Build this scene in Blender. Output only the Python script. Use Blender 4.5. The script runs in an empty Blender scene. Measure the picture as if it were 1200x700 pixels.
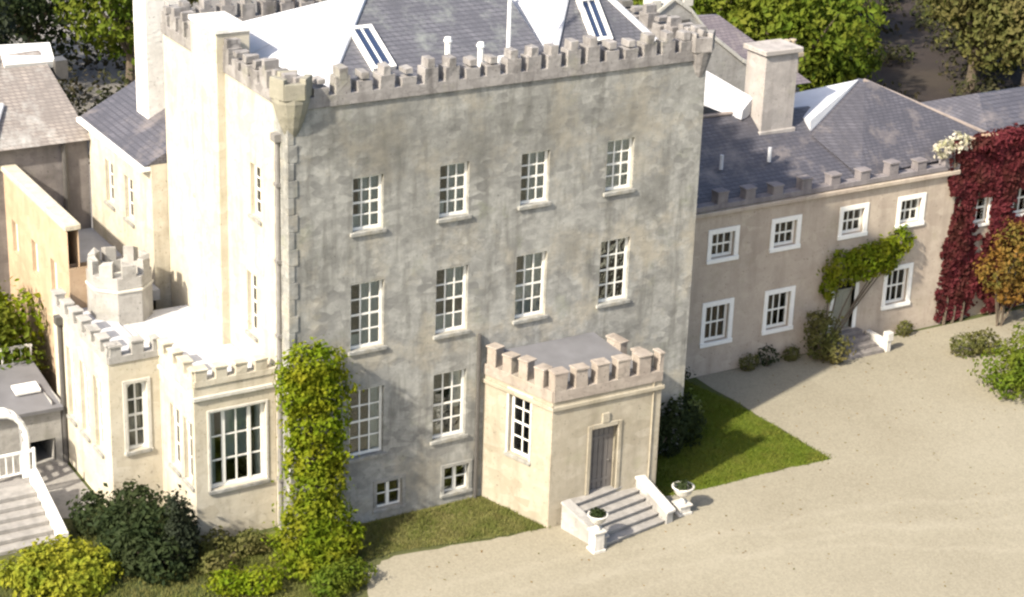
import bpy, math, random
from mathutils import Vector, Matrix, noise as mnoise
random.seed(11)
R = math.radians
scene = bpy.context.scene
COL = scene.collection

# ------------------------------------------------------------------ camera
cam_d = bpy.data.cameras.new('camera'); cam = bpy.data.objects.new('camera', cam_d); COL.objects.link(cam)
scene.camera = cam
cam_d.sensor_width = 36.0; cam_d.lens = 70.98; cam_d.clip_start = 0.5; cam_d.clip_end = 2000
YAW, PIT, ROLL = R(30.91), R(21.69), R(2.02)
fwd = Vector((math.sin(YAW)*math.cos(PIT), math.cos(YAW)*math.cos(PIT), -math.sin(PIT)))
rgt = Vector((math.cos(YAW), -math.sin(YAW), 0)); up = rgt.cross(fwd)
r2 = rgt*math.cos(ROLL) + up*math.sin(ROLL); u2 = -rgt*math.sin(ROLL) + up*math.cos(ROLL)
cam.matrix_world = Matrix(((r2.x, u2.x, -fwd.x, -24.74), (r2.y, u2.y, -fwd.y, -55.21), (r2.z, u2.z, -fwd.z, 32.95), (0, 0, 0, 1)))

# ------------------------------------------------------------------ light
SUN_EL, SUN_AZ = 39.0, 250.5          # azimuth measured clockwise from +Y: the sun stands to the left, a touch in front
w = bpy.data.worlds.new('World'); scene.world = w; w.use_nodes = True
nt = w.node_tree; bg = nt.nodes['Background']
sky = nt.nodes.new('ShaderNodeTexSky'); sky.sky_type = 'NISHITA'; sky.sun_disc = False
sky.sun_elevation = R(SUN_EL); sky.sun_rotation = R(SUN_AZ); sky.dust_density = 3.0; sky.air_density = 1.0; sky.ozone_density = 0.6
nt.links.new(sky.outputs[0], bg.inputs[0]); bg.inputs[1].default_value = 0.15
sun_d = bpy.data.lights.new('sun', 'SUN'); sun = bpy.data.objects.new('sun', sun_d); COL.objects.link(sun)
sun_d.energy = 5.0; sun_d.angle = R(1.5); sun_d.color = (1.0, 0.91, 0.76)
sd = Vector((math.sin(R(SUN_AZ))*math.cos(R(SUN_EL)), math.cos(R(SUN_AZ))*math.cos(R(SUN_EL)), math.sin(R(SUN_EL))))
sun.rotation_euler = sd.to_track_quat('Z', 'Y').to_euler()
vs = scene.view_settings; vs.view_transform = 'Standard'; vs.look = 'None'; vs.gamma = 1; vs.use_curve_mapping = False
vs.exposure = 0.95
scene.render.engine = 'CYCLES'
scene.cycles.pixel_filter_type = 'BLACKMAN_HARRIS'; scene.cycles.filter_width = 2.4
scene.cycles.max_bounces = 6; scene.cycles.transparent_max_bounces = 12
scene.cycles.use_denoising = True

# ------------------------------------------------------------------ materials
def new_mat(name):
    m = bpy.data.materials.new(name); m.use_nodes = True
    t = m.node_tree; b = t.nodes['Principled BSDF']
    return m, t, b
def N(t, typ, **kw):
    n = t.nodes.new(typ)
    for k, v in kw.items():
        if k in n.inputs: n.inputs[k].default_value = v
        else: setattr(n, k, v)
    return n
def mixc(t, fac, a, b, mode='MIX'):
    n = t.nodes.new('ShaderNodeMix'); n.data_type = 'RGBA'; n.blend_type = mode
    for s, v in ((0, fac), (6, a), (7, b)):
        if hasattr(v, 'links'): t.links.new(v, n.inputs[s])
        else: n.inputs[s].default_value = v if s == 0 else (*v, 1)
    return n.outputs[2]
def ramp(t, src, p0, p1, c0=(0, 0, 0), c1=(1, 1, 1)):
    n = t.nodes.new('ShaderNodeValToRGB'); t.links.new(src, n.inputs[0])
    e = n.color_ramp.elements; e[0].position = p0; e[1].position = p1
    e[0].color = (*c0, 1); e[1].color = (*c1, 1)
    return n.outputs[0]
def coords(t, scale=(1, 1, 1)):
    tc = t.nodes.new('ShaderNodeTexCoord'); mp = t.nodes.new('ShaderNodeMapping')
    mp.inputs['Scale'].default_value = scale; t.links.new(tc.outputs['Object'], mp.inputs[0])
    return mp.outputs[0]
def noise(t, vec, scale, detail=4, rough=.55):
    n = N(t, 'ShaderNodeTexNoise', Scale=scale, Detail=detail, Roughness=rough); t.links.new(vec, n.inputs['Vector'])
    return n.outputs[0]
def bump(t, b, h, strength, dist=.03):
    n = N(t, 'ShaderNodeBump', Strength=strength, Distance=dist); t.links.new(h, n.inputs['Height']); t.links.new(n.outputs[0], b.inputs['Normal'])

def stone(name, light, dark, stain, block=1.6, stain_amt=.5, moss=None, moss_amt=.3, warm=None, blobs=(), joint=.0):
    """weathered rubble masonry under worn lime wash"""
    m, t, b = new_mat(name); v = coords(t)
    vb = coords(t, (block, block, block*1.7))
    vo = N(t, 'ShaderNodeTexVoronoi', Scale=1.0); t.links.new(vb, vo.inputs['Vector'])
    bw = t.nodes.new('ShaderNodeRGBToBW'); t.links.new(vo.outputs['Color'], bw.inputs[0])
    c = mixc(t, ramp(t, bw.outputs[0], .2, .8), light, dark)
    patch = noise(t, v, .55, 5, .65)
    c = mixc(t, ramp(t, patch, .42, .62), c, light)
    mott = noise(t, v, 2.3, 6, .7)
    mm = N(t, 'ShaderNodeMath', operation='MULTIPLY'); t.links.new(ramp(t, mott, .42, .6), mm.inputs[0]); mm.inputs[1].default_value = .55
    c = mixc(t, mm.outputs[0], c, dark)
    vz = coords(t, (1, 1, .16))
    st = noise(t, vz, 1.7, 6, .65)
    ms = N(t, 'ShaderNodeMath', operation='MULTIPLY'); t.links.new(ramp(t, st, .49, .68), ms.inputs[0]); ms.inputs[1].default_value = stain_amt
    c = mixc(t, ms.outputs[0], c, stain)
    if moss:
        mo = noise(t, v, .8, 7, .7)
        m2 = N(t, 'ShaderNodeMath', operation='MULTIPLY'); t.links.new(ramp(t, mo, .56, .74), m2.inputs[0]); m2.inputs[1].default_value = moss_amt
        c = mixc(t, m2.outputs[0], c, moss)
    if warm:
        wn = noise(t, v, .42, 5, .7); m3 = N(t, 'ShaderNodeMath', operation='MULTIPLY'); t.links.new(ramp(t, wn, .5, .64), m3.inputs[0]); m3.inputs[1].default_value = .6
        c = mixc(t, m3.outputs[0], c, warm)
    if joint:   # rubble joints where the lime wash has gone
        ed = N(t, 'ShaderNodeTexVoronoi', Scale=1.0, feature='DISTANCE_TO_EDGE'); t.links.new(vb, ed.inputs['Vector'])
        jm = N(t, 'ShaderNodeMath', operation='MULTIPLY'); t.links.new(ramp(t, ed.outputs['Distance'], .0, .10, (1, 1, 1), (0, 0, 0)), jm.inputs[0])
        jn = N(t, 'ShaderNodeMath', operation='MULTIPLY'); t.links.new(ramp(t, noise(t, v, .9, 6, .7), .46, .7), jn.inputs[0]); jn.inputs[1].default_value = joint
        t.links.new(jn.outputs[0], jm.inputs[1]); c = mixc(t, jm.outputs[0], c, tuple(x*.7 for x in stain))
    for (bx_, by_, bz_, br_, amt) in blobs:   # single old damp stains, ragged
        dn = N(t, 'ShaderNodeVectorMath', operation='DISTANCE'); nv = N(t, 'ShaderNodeTexNoise', Scale=1.6, Detail=6, Roughness=.7); t.links.new(v, nv.inputs['Vector'])
        av = N(t, 'ShaderNodeVectorMath', operation='MULTIPLY_ADD'); t.links.new(nv.outputs['Color'], av.inputs[0]); av.inputs[1].default_value = (1.7, .0, 2.4); t.links.new(v, av.inputs[2])
        t.links.new(av.outputs[0], dn.inputs[0]); dn.inputs[1].default_value = (bx_+.85, by_, bz_+1.2)
        bm2 = N(t, 'ShaderNodeMath', operation='MULTIPLY'); t.links.new(ramp(t, dn.outputs['Value'], .0, 1.0, (1, 1, 1), (0, 0, 0)), bm2.inputs[0]); bm2.inputs[1].default_value = amt
        sc2 = N(t, 'ShaderNodeMath', operation='MULTIPLY'); t.links.new(dn.outputs['Value'], sc2.inputs[0]); sc2.inputs[1].default_value = 1/br_
        rr = bm2.inputs[0].links[0].from_node; t.links.new(sc2.outputs[0], rr.inputs[0])
        c = mixc(t, bm2.outputs[0], c, stain)
    sp = noise(t, v, 9, 3, .7)
    c = mixc(t, ramp(t, sp, .62, .74), c, tuple(x*.55 for x in stain))
    t.links.new(c, b.inputs['Base Color']); b.inputs['Roughness'].default_value = .9
    b.inputs['Specular IOR Level'].default_value = .2
    h = mixc(t, .5, ramp(t, vo.outputs['Distance'], .0, .5), noise(t, v, 14, 5, .6))
    bump(t, b, h, .35, .04)
    return m

M = {}
M['keep'] = stone('keep_stone', (.325, .323, .30), (.175, .174, .165), (.115, .113, .102), 2.6, .8, (.20, .215, .13), .5, (.37, .335, .265), [(3.6, 0, 13.4, 2.1, .75), (6.6, 0, 13.0, 1.9, .7), (9.6, 0, 13.6, 2.0, .5), (12.6, 0, 13.2, 1.6, .6), (13.8, 0, 10.2, 1.1, .8), (1.6, 0, 13.9, 1.2, .6), (4.9, 0, 10.6, 1.0, .5), (10.7, 0, 8.9, .9, .6), (8.3, 0, 1.9, 1.6, .6), (4.9, 0, 1.2, 1.5, .6), (13.2, 0, 5.6, 1.2, .4), (14.7, 0, 7.2, .8, .5)], .38)
M['cream'] = stone('cream_render', (.50, .465, .385), (.41, .37, .29), (.26, .23, .175), 1.6, .55, (.27, .27, .15), .35, (.48, .43, .335), (), .25)
M['porch'] = stone('porch_stone', (.36, .325, .26), (.28, .25, .19), (.19, .165, .125), 1.8, .55, (.27, .27, .16), .3)
M['wing'] = stone('wing_render', (.435, .37, .30), (.355, .295, .24), (.25, .205, .165), 1.2, .5, (.22, .22, .12), .3)
M['salmon'] = stone('salmon_render', (.45, .34, .235), (.36, .26, .175), (.24, .19, .13), 1.0, .4)
M['grey_stone'] = stone('grey_stone', (.36, .35, .33), (.26, .25, .235), (.16, .15, .14), 2.4, .5, (.2, .21, .13), .3)
M['dark_stone'] = stone('dark_stone', (.22, .20, .19), (.15, .135, .13), (.09, .085, .08), 2.4, .5, (.13, .14, .08), .3)
M['white_stone'] = stone('white_stone', (.72, .70, .66), (.60, .58, .54), (.38, .36, .32), 3.0, .4)
M['parapet'] = stone('parapet_stone', (.29, .275, .265), (.19, .178, .172), (.10, .093, .09), 2.4, .85, (.19, .19, .12), .5, None, (), .7)
M['wing_parapet'] = stone('wing_parapet_stone', (.215, .195, .195), (.16, .145, .15), (.10, .09, .095), 1.6, .6, (.17, .16, .11), .4)
M['bartizan'] = stone('bartizan_stone', (.27, .255, .205), (.195, .185, .15), (.12, .115, .09), 2.2, .6, (.22, .22, .12), .5)
M['chimney'] = stone('chimney_stone', (.38, .35, .33), (.29, .27, .255), (.2, .18, .17), 2.0, .6, (.25, .25, .14), .4)
M['porch_parapet'] = stone('porch_parapet_stone', (.33, .29, .25), (.25, .215, .185), (.16, .135, .115), 2.2, .7, (.22, .21, .13), .4, None, (), .6)
M['urn_stone'] = stone('urn_stone', (.60, .58, .54), (.46, .44, .40), (.28, .26, .23), 4.0, .5)
M['surround'] = stone('window_surround', (.52, .505, .46), (.43, .415, .37), (.28, .27, .24), 2.5, .3)

def slate(name, a, b_, rough, lichen=None):
    m, t, b = new_mat(name); v = coords(t)
    tc = coords(t, (1, 1, 1))
    br = N(t, 'ShaderNodeTexBrick', Scale=1.0); br.offset = .5
    br.inputs['Color1'].default_value = (*a, 1); br.inputs['Color2'].default_value = (*b_, 1)
    br.inputs['Mortar'].default_value = (*[x*.5 for x in b_], 1)
    br.inputs['Mortar Size'].default_value = .018; br.inputs['Brick Width'].default_value = .26; br.inputs['Row Height'].default_value = .17
    # u = x + y, v = z*1.7 so the courses follow the slope
    sp = t.nodes.new('ShaderNodeSeparateXYZ'); t.links.new(tc, sp.inputs[0])
    ad = N(t, 'ShaderNodeMath', operation='ADD'); t.links.new(sp.outputs[0], ad.inputs[0]); t.links.new(sp.outputs[1], ad.inputs[1])
    mu = N(t, 'ShaderNodeMath', operation='MULTIPLY'); t.links.new(sp.outputs[2], mu.inputs[0]); mu.inputs[1].default_value = 1.7
    cb = t.nodes.new('ShaderNodeCombineXYZ'); t.links.new(ad.outputs[0], cb.inputs[0]); t.links.new(mu.outputs[0], cb.inputs[1])
    t.links.new(cb.outputs[0], br.inputs['Vector'])
    c = br.outputs['Color']
    n1 = noise(t, v, 1.2, 6, .7)
    c = mixc(t, ramp(t, n1, .38, .7), c, tuple(x*.72 for x in b_))
    if lichen:
        c = mixc(t, ramp(t, noise(t, v, .7, 7, .75), .52, .72), c, lichen)
    t.links.new(c, b.inputs['Base Color']); b.inputs['Roughness'].default_value = rough
    bump(t, b, br.outputs['Fac'], .4, -.02)
    return m
M['slate_keep'] = slate('keep_slate', (.135, .134, .15), (.10, .10, .115), .5, (.20, .215, .20))
M['slate'] = slate('wing_slate', (.10, .096, .112), (.072, .07, .084), .55, (.165, .145, .14))
M['slate_left'] = slate('rear_slate', (.19, .165, .175), (.14, .12, .135), .6, (.24, .21, .19))
M['slate_pale'] = slate('pale_slate', (.30, .265, .24), (.225, .20, .185), .6, (.36, .36, .345))

def plain(name, c, rough=.6, var=.25, scale=6, bumpy=.1, metal=0):
    m, t, b = new_mat(name); v = coords(t)
    n = noise(t, v, scale, 5, .6)
    cc = mixc(t, ramp(t, n, .3, .75), c, tuple(x*(1-var) for x in c))
    t.links.new(cc, b.inputs['Base Color']); b.inputs['Roughness'].default_value = rough; b.inputs['Metallic'].default_value = metal
    if bumpy: bump(t, b, noise(t, v, scale*4, 4, .6), bumpy, .02)
    return m
M['lead'] = plain('lead_sheet', (.42, .43, .46), .55, .3, 1.3)
M['lead_dull'] = plain('dull_lead', (.155, .155, .165), .55, .3, 1.2)
M['lead_and_lit_slate'] = plain('pale_lead_and_lit_slate', (.50, .51, .54), .6, .2, 1.0)  # pale lead, and sunlit slate slopes with the sun painted into the colour
M['white'] = plain('white_paint', (.78, .77, .73), .5, .12, 5, .05)
M['frame'] = plain('sash_paint', (.76, .75, .70), .45, .15, 7, .05)
M['curtain'] = plain('curtain_cloth', (.80, .78, .73), .9, .15, 5, .2)
M['pipe'] = plain('iron_pipe', (.09, .085, .08), .5, .3)
M['pipe_grey'] = plain('grey_pipe', (.22, .21, .20), .5, .3)
M['door'] = plain('door_paint', (.135, .125, .12), .5, .25, 4)
M['door_green'] = plain('green_grey_paint', (.30, .30, .24), .5, .25, 4)
M['step'] = plain('step_stone', (.30, .285, .265), .85, .4, 3, .3)
M['trunk'] = plain('bark', (.11, .085, .06), .95, .4, 8, .6)
M['soil'] = plain('soil', (.05, .04, .03), .95, .3)
M['white_pole'] = plain('pole_paint', (.8, .8, .8), .4, .05)
M['ridge'] = plain('ridge_clay', (.30, .25, .22), .8, .35, 3)
M['ochre'] = plain('ochre_plaster', (.40, .33, .24), .9, .35, 2)

def glass(name):
    m, t, b = new_mat(name)
    out = t.nodes['Material Output']
    tr = N(t, 'ShaderNodeBsdfTransparent'); tr.inputs[0].default_value = (.78, .82, .82, 1)
    gl = N(t, 'ShaderNodeBsdfGlossy'); gl.inputs['Roughness'].default_value = .03
    fr = N(t, 'ShaderNodeFresnel'); fr.inputs[0].default_value = 1.6
    v = coords(t); nb = N(t, 'ShaderNodeBump', Strength=.25, Distance=.02); t.links.new(noise(t, v, 2.5, 2), nb.inputs['Height'])
    t.links.new(nb.outputs[0], gl.inputs['Normal'])
    mx = t.nodes.new('ShaderNodeMixShader'); t.links.new(fr.outputs[0], mx.inputs[0]); t.links.new(tr.outputs[0], mx.inputs[1]); t.links.new(gl.outputs[0], mx.inputs[2])
    t.links.new(mx.outputs[0], out.inputs[0])
    return m
M['glass'] = glass('window_glass')
m, t, b = new_mat('skylight_glass'); b.inputs['Base Color'].default_value = (.03, .045, .09, 1); b.inputs['Roughness'].default_value = .12; M['skyglass'] = m

def leaf(name, c1, c2, c3, sc=.5, trans=.35):
    m, t, b = new_mat(name)
    g = t.nodes.new('ShaderNodeNewGeometry')
    v = coords(t)
    c = mixc(t, g.outputs['Random Per Island'], c1, c2)
    c = mixc(t, ramp(t, noise(t, v, sc, 4, .6), .42, .66), c, c3)
    t.links.new(c, b.inputs['Base Color']); b.inputs['Roughness'].default_value = .65; b.inputs['Specular IOR Level'].default_value = .08
    tl = t.nodes.new('ShaderNodeBsdfTranslucent'); t.links.new(c, tl.inputs[0])
    mx = t.nodes.new('ShaderNodeMixShader'); mx.inputs[0].default_value = trans
    t.links.new(b.outputs[0], mx.inputs[1]); t.links.new(tl.outputs[0], mx.inputs[2]); t.links.new(mx.outputs[0], t.nodes['Material Output'].inputs[0])
    return m
M['leaf_lime'] = leaf('lime_leaf', (.10, .16, .007), (.155, .205, .009), (.20, .20, .013), .9)
M['leaf_fresh'] = leaf('fresh_leaf', (.085, .13, .007), (.14, .185, .009), (.18, .18, .014), .9)
M['leaf_mid'] = leaf('mid_leaf', (.06, .10, .010), (.105, .145, .014), (.13, .14, .018))
M['leaf_dark'] = leaf('dark_leaf', (.018, .03, .012), (.035, .05, .018), (.04, .05, .02))
M['leaf_conifer'] = leaf('conifer_leaf', (.012, .017, .01), (.025, .032, .018), (.02, .025, .015), .5, .15)
M['leaf_olive'] = leaf('olive_leaf', (.07, .08, .022), (.12, .125, .04), (.14, .12, .045))
M['leaf_red'] = leaf('red_leaf', (.072, .013, .017), (.11, .021, .026), (.05, .017, .013), .9, .2)
M['leaf_orange'] = leaf('orange_leaf', (.17, .085, .02), (.21, .12, .028), (.10, .10, .025), .8)
M['leaf_yellow'] = leaf('yellow_leaf', (.22, .23, .02), (.30, .29, .03), (.16, .20, .02), 1.2)
M['leaf_lawn'] = leaf('lawn_blade', (.075, .11, .012), (.11, .135, .016), (.13, .135, .025), .8, .2)
M['leaf_verge'] = leaf('verge_blade', (.095, .115, .028), (.135, .142, .04), (.16, .148, .055), .8, .2)
M['leaf_under'] = leaf('undergrowth_leaf', (.035, .035, .018), (.06, .05, .03), (.045, .055, .02), .25, .2)
M['leaf_white'] = leaf('blossom_leaf', (.55, .50, .42), (.62, .58, .5), (.3, .3, .15), 2)

def ground_mat(name, a, b_, c_, sc, fine, bm=.3):
    m, t, b = new_mat(name); v = coords(t)
    c = mixc(t, ramp(t, noise(t, v, sc, 6, .6), .35, .68), a, b_)
    c = mixc(t, ramp(t, noise(t, v, sc*.3, 4, .5), .45, .7), c, c_)
    f = noise(t, v, fine, 3, .8)
    mm = N(t, 'ShaderNodeMath', operation='MULTIPLY'); t.links.new(ramp(t, f, .45, .8), mm.inputs[0]); mm.inputs[1].default_value = .45
    c = mixc(t, mm.outputs[0], c, tuple(x*.45 for x in b_))
    t.links.new(c, b.inputs['Base Color']); b.inputs['Roughness'].default_value = .95; b.inputs['Specular IOR Level'].default_value = .1
    bump(t, b, f, bm, .03)
    return m
M['gravel'] = ground_mat('gravel', (.252, .229, .172), (.226, .203, .151), (.27, .247, .188), .35, 22, .35)
def gravel_tracks():
    m = M['gravel']; t = m.node_tree; b = t.nodes['Principled BSDF']; src = b.inputs['Base Color'].links[0].from_socket
    tc = t.nodes.new('ShaderNodeTexCoord'); col = src
    wn = N(t, 'ShaderNodeTexNoise', Scale=.25, Detail=2); t.links.new(tc.outputs['Object'], wn.inputs['Vector'])
    for cx, cy, r, wd in ((13, -33, 25.2, .35), (13, -33, 26.8, .35), (44, -22, 19.6, .4), (44, -22, 21.2, .4), (4, -40, 33.5, .3), (4, -40, 35, .3)):   # wheel tracks worn into the drive
        ds = N(t, 'ShaderNodeVectorMath', operation='DISTANCE'); t.links.new(tc.outputs['Object'], ds.inputs[0]); ds.inputs[1].default_value = (cx, cy, 0)
        ad = N(t, 'ShaderNodeMath', operation='MULTIPLY_ADD'); t.links.new(wn.outputs[0], ad.inputs[0]); ad.inputs[1].default_value = 1.6; t.links.new(ds.outputs['Value'], ad.inputs[2])
        su = N(t, 'ShaderNodeMath', operation='SUBTRACT'); t.links.new(ad.outputs[0], su.inputs[0]); su.inputs[1].default_value = r+.8
        ab = N(t, 'ShaderNodeMath', operation='ABSOLUTE'); t.links.new(su.outputs[0], ab.inputs[0])
        mu = N(t, 'ShaderNodeMath', operation='MULTIPLY'); t.links.new(ramp(t, ab.outputs[0], 0, wd, (1, 1, 1), (0, 0, 0)), mu.inputs[0]); mu.inputs[1].default_value = .3
        col = mixc(t, mu.outputs[0], col, (.30, .275, .215))
    v = coords(t); vo = N(t, 'ShaderNodeTexVoronoi', Scale=14); t.links.new(v, vo.inputs['Vector'])
    bw = t.nodes.new('ShaderNodeRGBToBW'); t.links.new(vo.outputs['Color'], bw.inputs[0])
    col = mixc(t, .13, col, ramp(t, bw.outputs[0], .15, .85, (.10, .09, .07), (.42, .39, .31)))
    t.links.new(col, b.inputs['Base Color'])
gravel_tracks()
M['lawn'] = ground_mat('lawn', (.09, .12, .014), (.07, .095, .014), (.12, .13, .022), .8, 14, .6)
M['verge'] = ground_mat('verge_grass', (.115, .125, .04), (.09, .10, .03), (.16, .145, .06), .9, 12, .6)
M['ground'] = ground_mat('rough_grass', (.07, .085, .03), (.055, .065, .025), (.09, .09, .04), .3, 8, .6)
M['woodland'] = ground_mat('woodland_floor', (.045, .036, .033), (.035, .03, .028), (.06, .05, .04), .4, 6, .6)
M['yard'] = ground_mat('yard_ground', (.19, .18, .165), (.16, .15, .14), (.20, .19, .18), .3, 9)
M['paving'] = ground_mat('paving', (.27, .26, .245), (.21, .20, .19), (.3, .28, .26), .6, 7)

# ------------------------------------------------------------------ mesh helpers
class MB:
    def __init__(s): s.v = []; s.f = []
    def poly(s, pts):
        i = len(s.v); s.v += [tuple(p) for p in pts]; s.f.append(tuple(range(i, i+len(pts))))
    def box(s, x0, x1, y0, y1, z0, z1):
        i = len(s.v)
        s.v += [(x, y, z) for z in (z0, z1) for y in (y0, y1) for x in (x0, x1)]
        for f in ((0, 2, 3, 1), (4, 5, 7, 6), (0, 1, 5, 4), (2, 6, 7, 3), (0, 4, 6, 2), (1, 3, 7, 5)): s.f.append(tuple(i+k for k in f))
    def hexa(s, b, t_):
        """prism between two equal-length loops (bottom, top)"""
        n = len(b); i = len(s.v); s.v += [tuple(p) for p in b] + [tuple(p) for p in t_]
        s.f.append(tuple(i+k for k in reversed(range(n)))); s.f.append(tuple(i+n+k for k in range(n)))
        for k in range(n): s.f.append((i+k, i+(k+1) % n, i+n+(k+1) % n, i+n+k))
    def slab(s, pts, th):
        """closed sheet: polygon given a thickness downwards along its normal"""
        P = [Vector(p) for p in pts]; n = (P[1]-P[0]).cross(P[2]-P[0]).normalized()
        if n.z < 0: n = -n
        s.hexa([p-n*th for p in P], P)
    def lathe(s, prof, c=(0, 0, 0), n=16, a0=0):
        i = len(s.v)
        for r, z in prof:
            for k in range(n):
                a = a0+2*math.pi*k/n; s.v.append((c[0]+r*math.cos(a), c[1]+r*math.sin(a), c[2]+z))
        for j in range(len(prof)-1):
            for k in range(n):
                s.f.append((i+j*n+k, i+j*n+(k+1) % n, i+(j+1)*n+(k+1) % n, i+(j+1)*n+k))
        s.f.append(tuple(i+k for k in reversed(range(n)))); s.f.append(tuple(i+(len(prof)-1)*n+k for k in range(n)))
    def tube(s, path, rads, n=8):
        i = len(s.v); P = [Vector(p) for p in path]
        if not hasattr(rads, '__len__'): rads = [rads]*len(P)
        for j, p in enumerate(P):
            d = (P[min(j+1, len(P)-1)]-P[max(j-1, 0)]).normalized()
            a = d.cross(Vector((.31, .12, 1)) if abs(d.z) < .9 else Vector((1, .2, 0))).normalized(); b = d.cross(a)
            for k in range(n):
                q = p+(a*math.cos(2*math.pi*k/n)+b*math.sin(2*math.pi*k/n))*rads[j]; s.v.append(tuple(q))
        for j in range(len(P)-1):
            for k in range(n): s.f.append((i+j*n+k, i+j*n+(k+1) % n, i+(j+1)*n+(k+1) % n, i+(j+1)*n+k))
        s.f.append(tuple(i+k for k in reversed(range(n)))); s.f.append(tuple(i+(len(P)-1)*n+k for k in range(n)))
    def build(s, name, mat, parent=None, bevel=0, smooth=False):
        off = wloc(parent) if parent else Vector((0, 0, 0))
        me = bpy.data.meshes.new(name)
        me.from_pydata([tuple(Vector(v)-off) for v in s.v], [], s.f); me.update()
        o = bpy.data.objects.new(name, me); COL.objects.link(o); o.parent = parent
        me.materials.append(mat)
        if smooth:
            for p in me.polygons: p.use_smooth = True
        if bevel:
            md = o.modifiers.new('bevel', 'BEVEL'); md.width = bevel; md.segments = 1; md.limit_method = 'ANGLE'
        return o
def wloc(o):
    v = Vector((0, 0, 0))
    while o: v = v+o.location; o = o.parent
    return v
def thing(name, label, cat, loc=(0, 0, 0), group=None):
    o = bpy.data.objects.new(name, None); COL.objects.link(o); o.location = loc; o.empty_display_size = .3
    o['label'] = label; o['category'] = cat
    if group: o['group'] = group
    return o
def tag(o, label, cat, group=None):
    o['label'] = label; o['category'] = cat
    if group: o['group'] = group
    return o
def structure(o): o['kind'] = 'structure'; return o
def copy_tree(o, parent=None):
    c = o.copy(); COL.objects.link(c); c.parent = parent
    for ch in list(o.children): copy_tree(ch, c)
    return c

def wall(mb, p0, p1, z0, z1, holes=(), depth=.3):
    """outer face of a wall from p0 to p1 (outside on the right-hand side when walking p0->p1), real openings with reveals"""
    a = Vector((p0[0], p0[1], 0)); d = Vector((p1[0]-p0[0], p1[1]-p0[1], 0)); L = d.length; d /= L
    n_in = Vector((-d.y, d.x, 0))
    us = sorted({0, L, *[h[0] for h in holes], *[h[1] for h in holes]}); zs = sorted({z0, z1, *[h[2] for h in holes], *[h[3] for h in holes]})
    P = lambda u, z, k=0: tuple(a+d*u+Vector((0, 0, z))+n_in*k)
    for i in range(len(us)-1):
        for j in range(len(zs)-1):
            u, z = (us[i]+us[i+1])/2, (zs[j]+zs[j+1])/2
            if any(h[0] < u < h[1] and h[2] < z < h[3] for h in holes): continue
            mb.poly([P(us[i], zs[j]), P(us[i+1], zs[j]), P(us[i+1], zs[j+1]), P(us[i], zs[j+1])])
            mb.poly([P(us[i], zs[j+1], depth), P(us[i+1], zs[j+1], depth), P(us[i+1], zs[j], depth), P(us[i], zs[j], depth)])
    for u0, u1, a0, a1 in holes:
        mb.poly([P(u0, a0), P(u0, a1), P(u0, a1, depth), P(u0, a0, depth)]); mb.poly([P(u1, a1), P(u1, a0), P(u1, a0, depth), P(u1, a1, depth)])
        mb.poly([P(u0, a1), P(u1, a1), P(u1, a1, depth), P(u0, a1, depth)]); mb.poly([P(u1, a0), P(u0, a0), P(u0, a0, depth), P(u1, a0, depth)])
def obox(mb, a, d, n, u0, u1, k0, k1, z0, z1, chip=0):
    """box along direction d with inward normal n"""
    q = lambda u, k: Vector((a[0], a[1], 0))+d*u+n*k
    b = [q(u0, k0), q(u1, k0), q(u1, k1), q(u0, k1)]
    if chip:
        c_ = lambda p: (p.x+random.uniform(-chip, chip), p.y+random.uniform(-chip, chip))
        mb.hexa([(p.x, p.y, z0) for p in b], [(*c_(p), z1+random.uniform(-chip, chip*.6)) for p in b]); return
    mb.hexa([(p.x, p.y, z0) for p in b], [(p.x, p.y, z1) for p in b])
def battlement(mb, p0, p1, z, h, mh, mw, gap, th=.4, step=False, proud=.06, jit=.04, start=0.0):
    """a parapet wall with merlons; Irish stepped ones when step is set"""
    a = Vector((p0[0], p0[1], 0)); d = Vector((p1[0]-p0[0], p1[1]-p0[1], 0)); L = d.length; d /= L; n = Vector((-d.y, d.x, 0))
    obox(mb, a, d, n, 0, L, -proud, th, z, z+h)
    u = start
    while u < L-.15:
        e = min(u+mw, L); j = random.uniform(-jit, jit)
        obox(mb, a, d, n, u+.003, e-.003, -proud+.004, th-.004, z+h-.01, z+h+mh*(.6 if step else 1)+j, .025)
        if step: obox(mb, a, d, n, u+mw*.24, max(u+mw*.3, e-mw*.24), -proud+.012, th-.012, z+h+mh*.55, z+h+mh+j, .03)
        if not step: obox(mb, a, d, n, u-.03, e+.03, -proud-.03, th+.03, z+h+mh+j-.03, z+h+mh+j+.05, .02)
        u += mw+gap*random.uniform(.9, 1.1)

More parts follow.
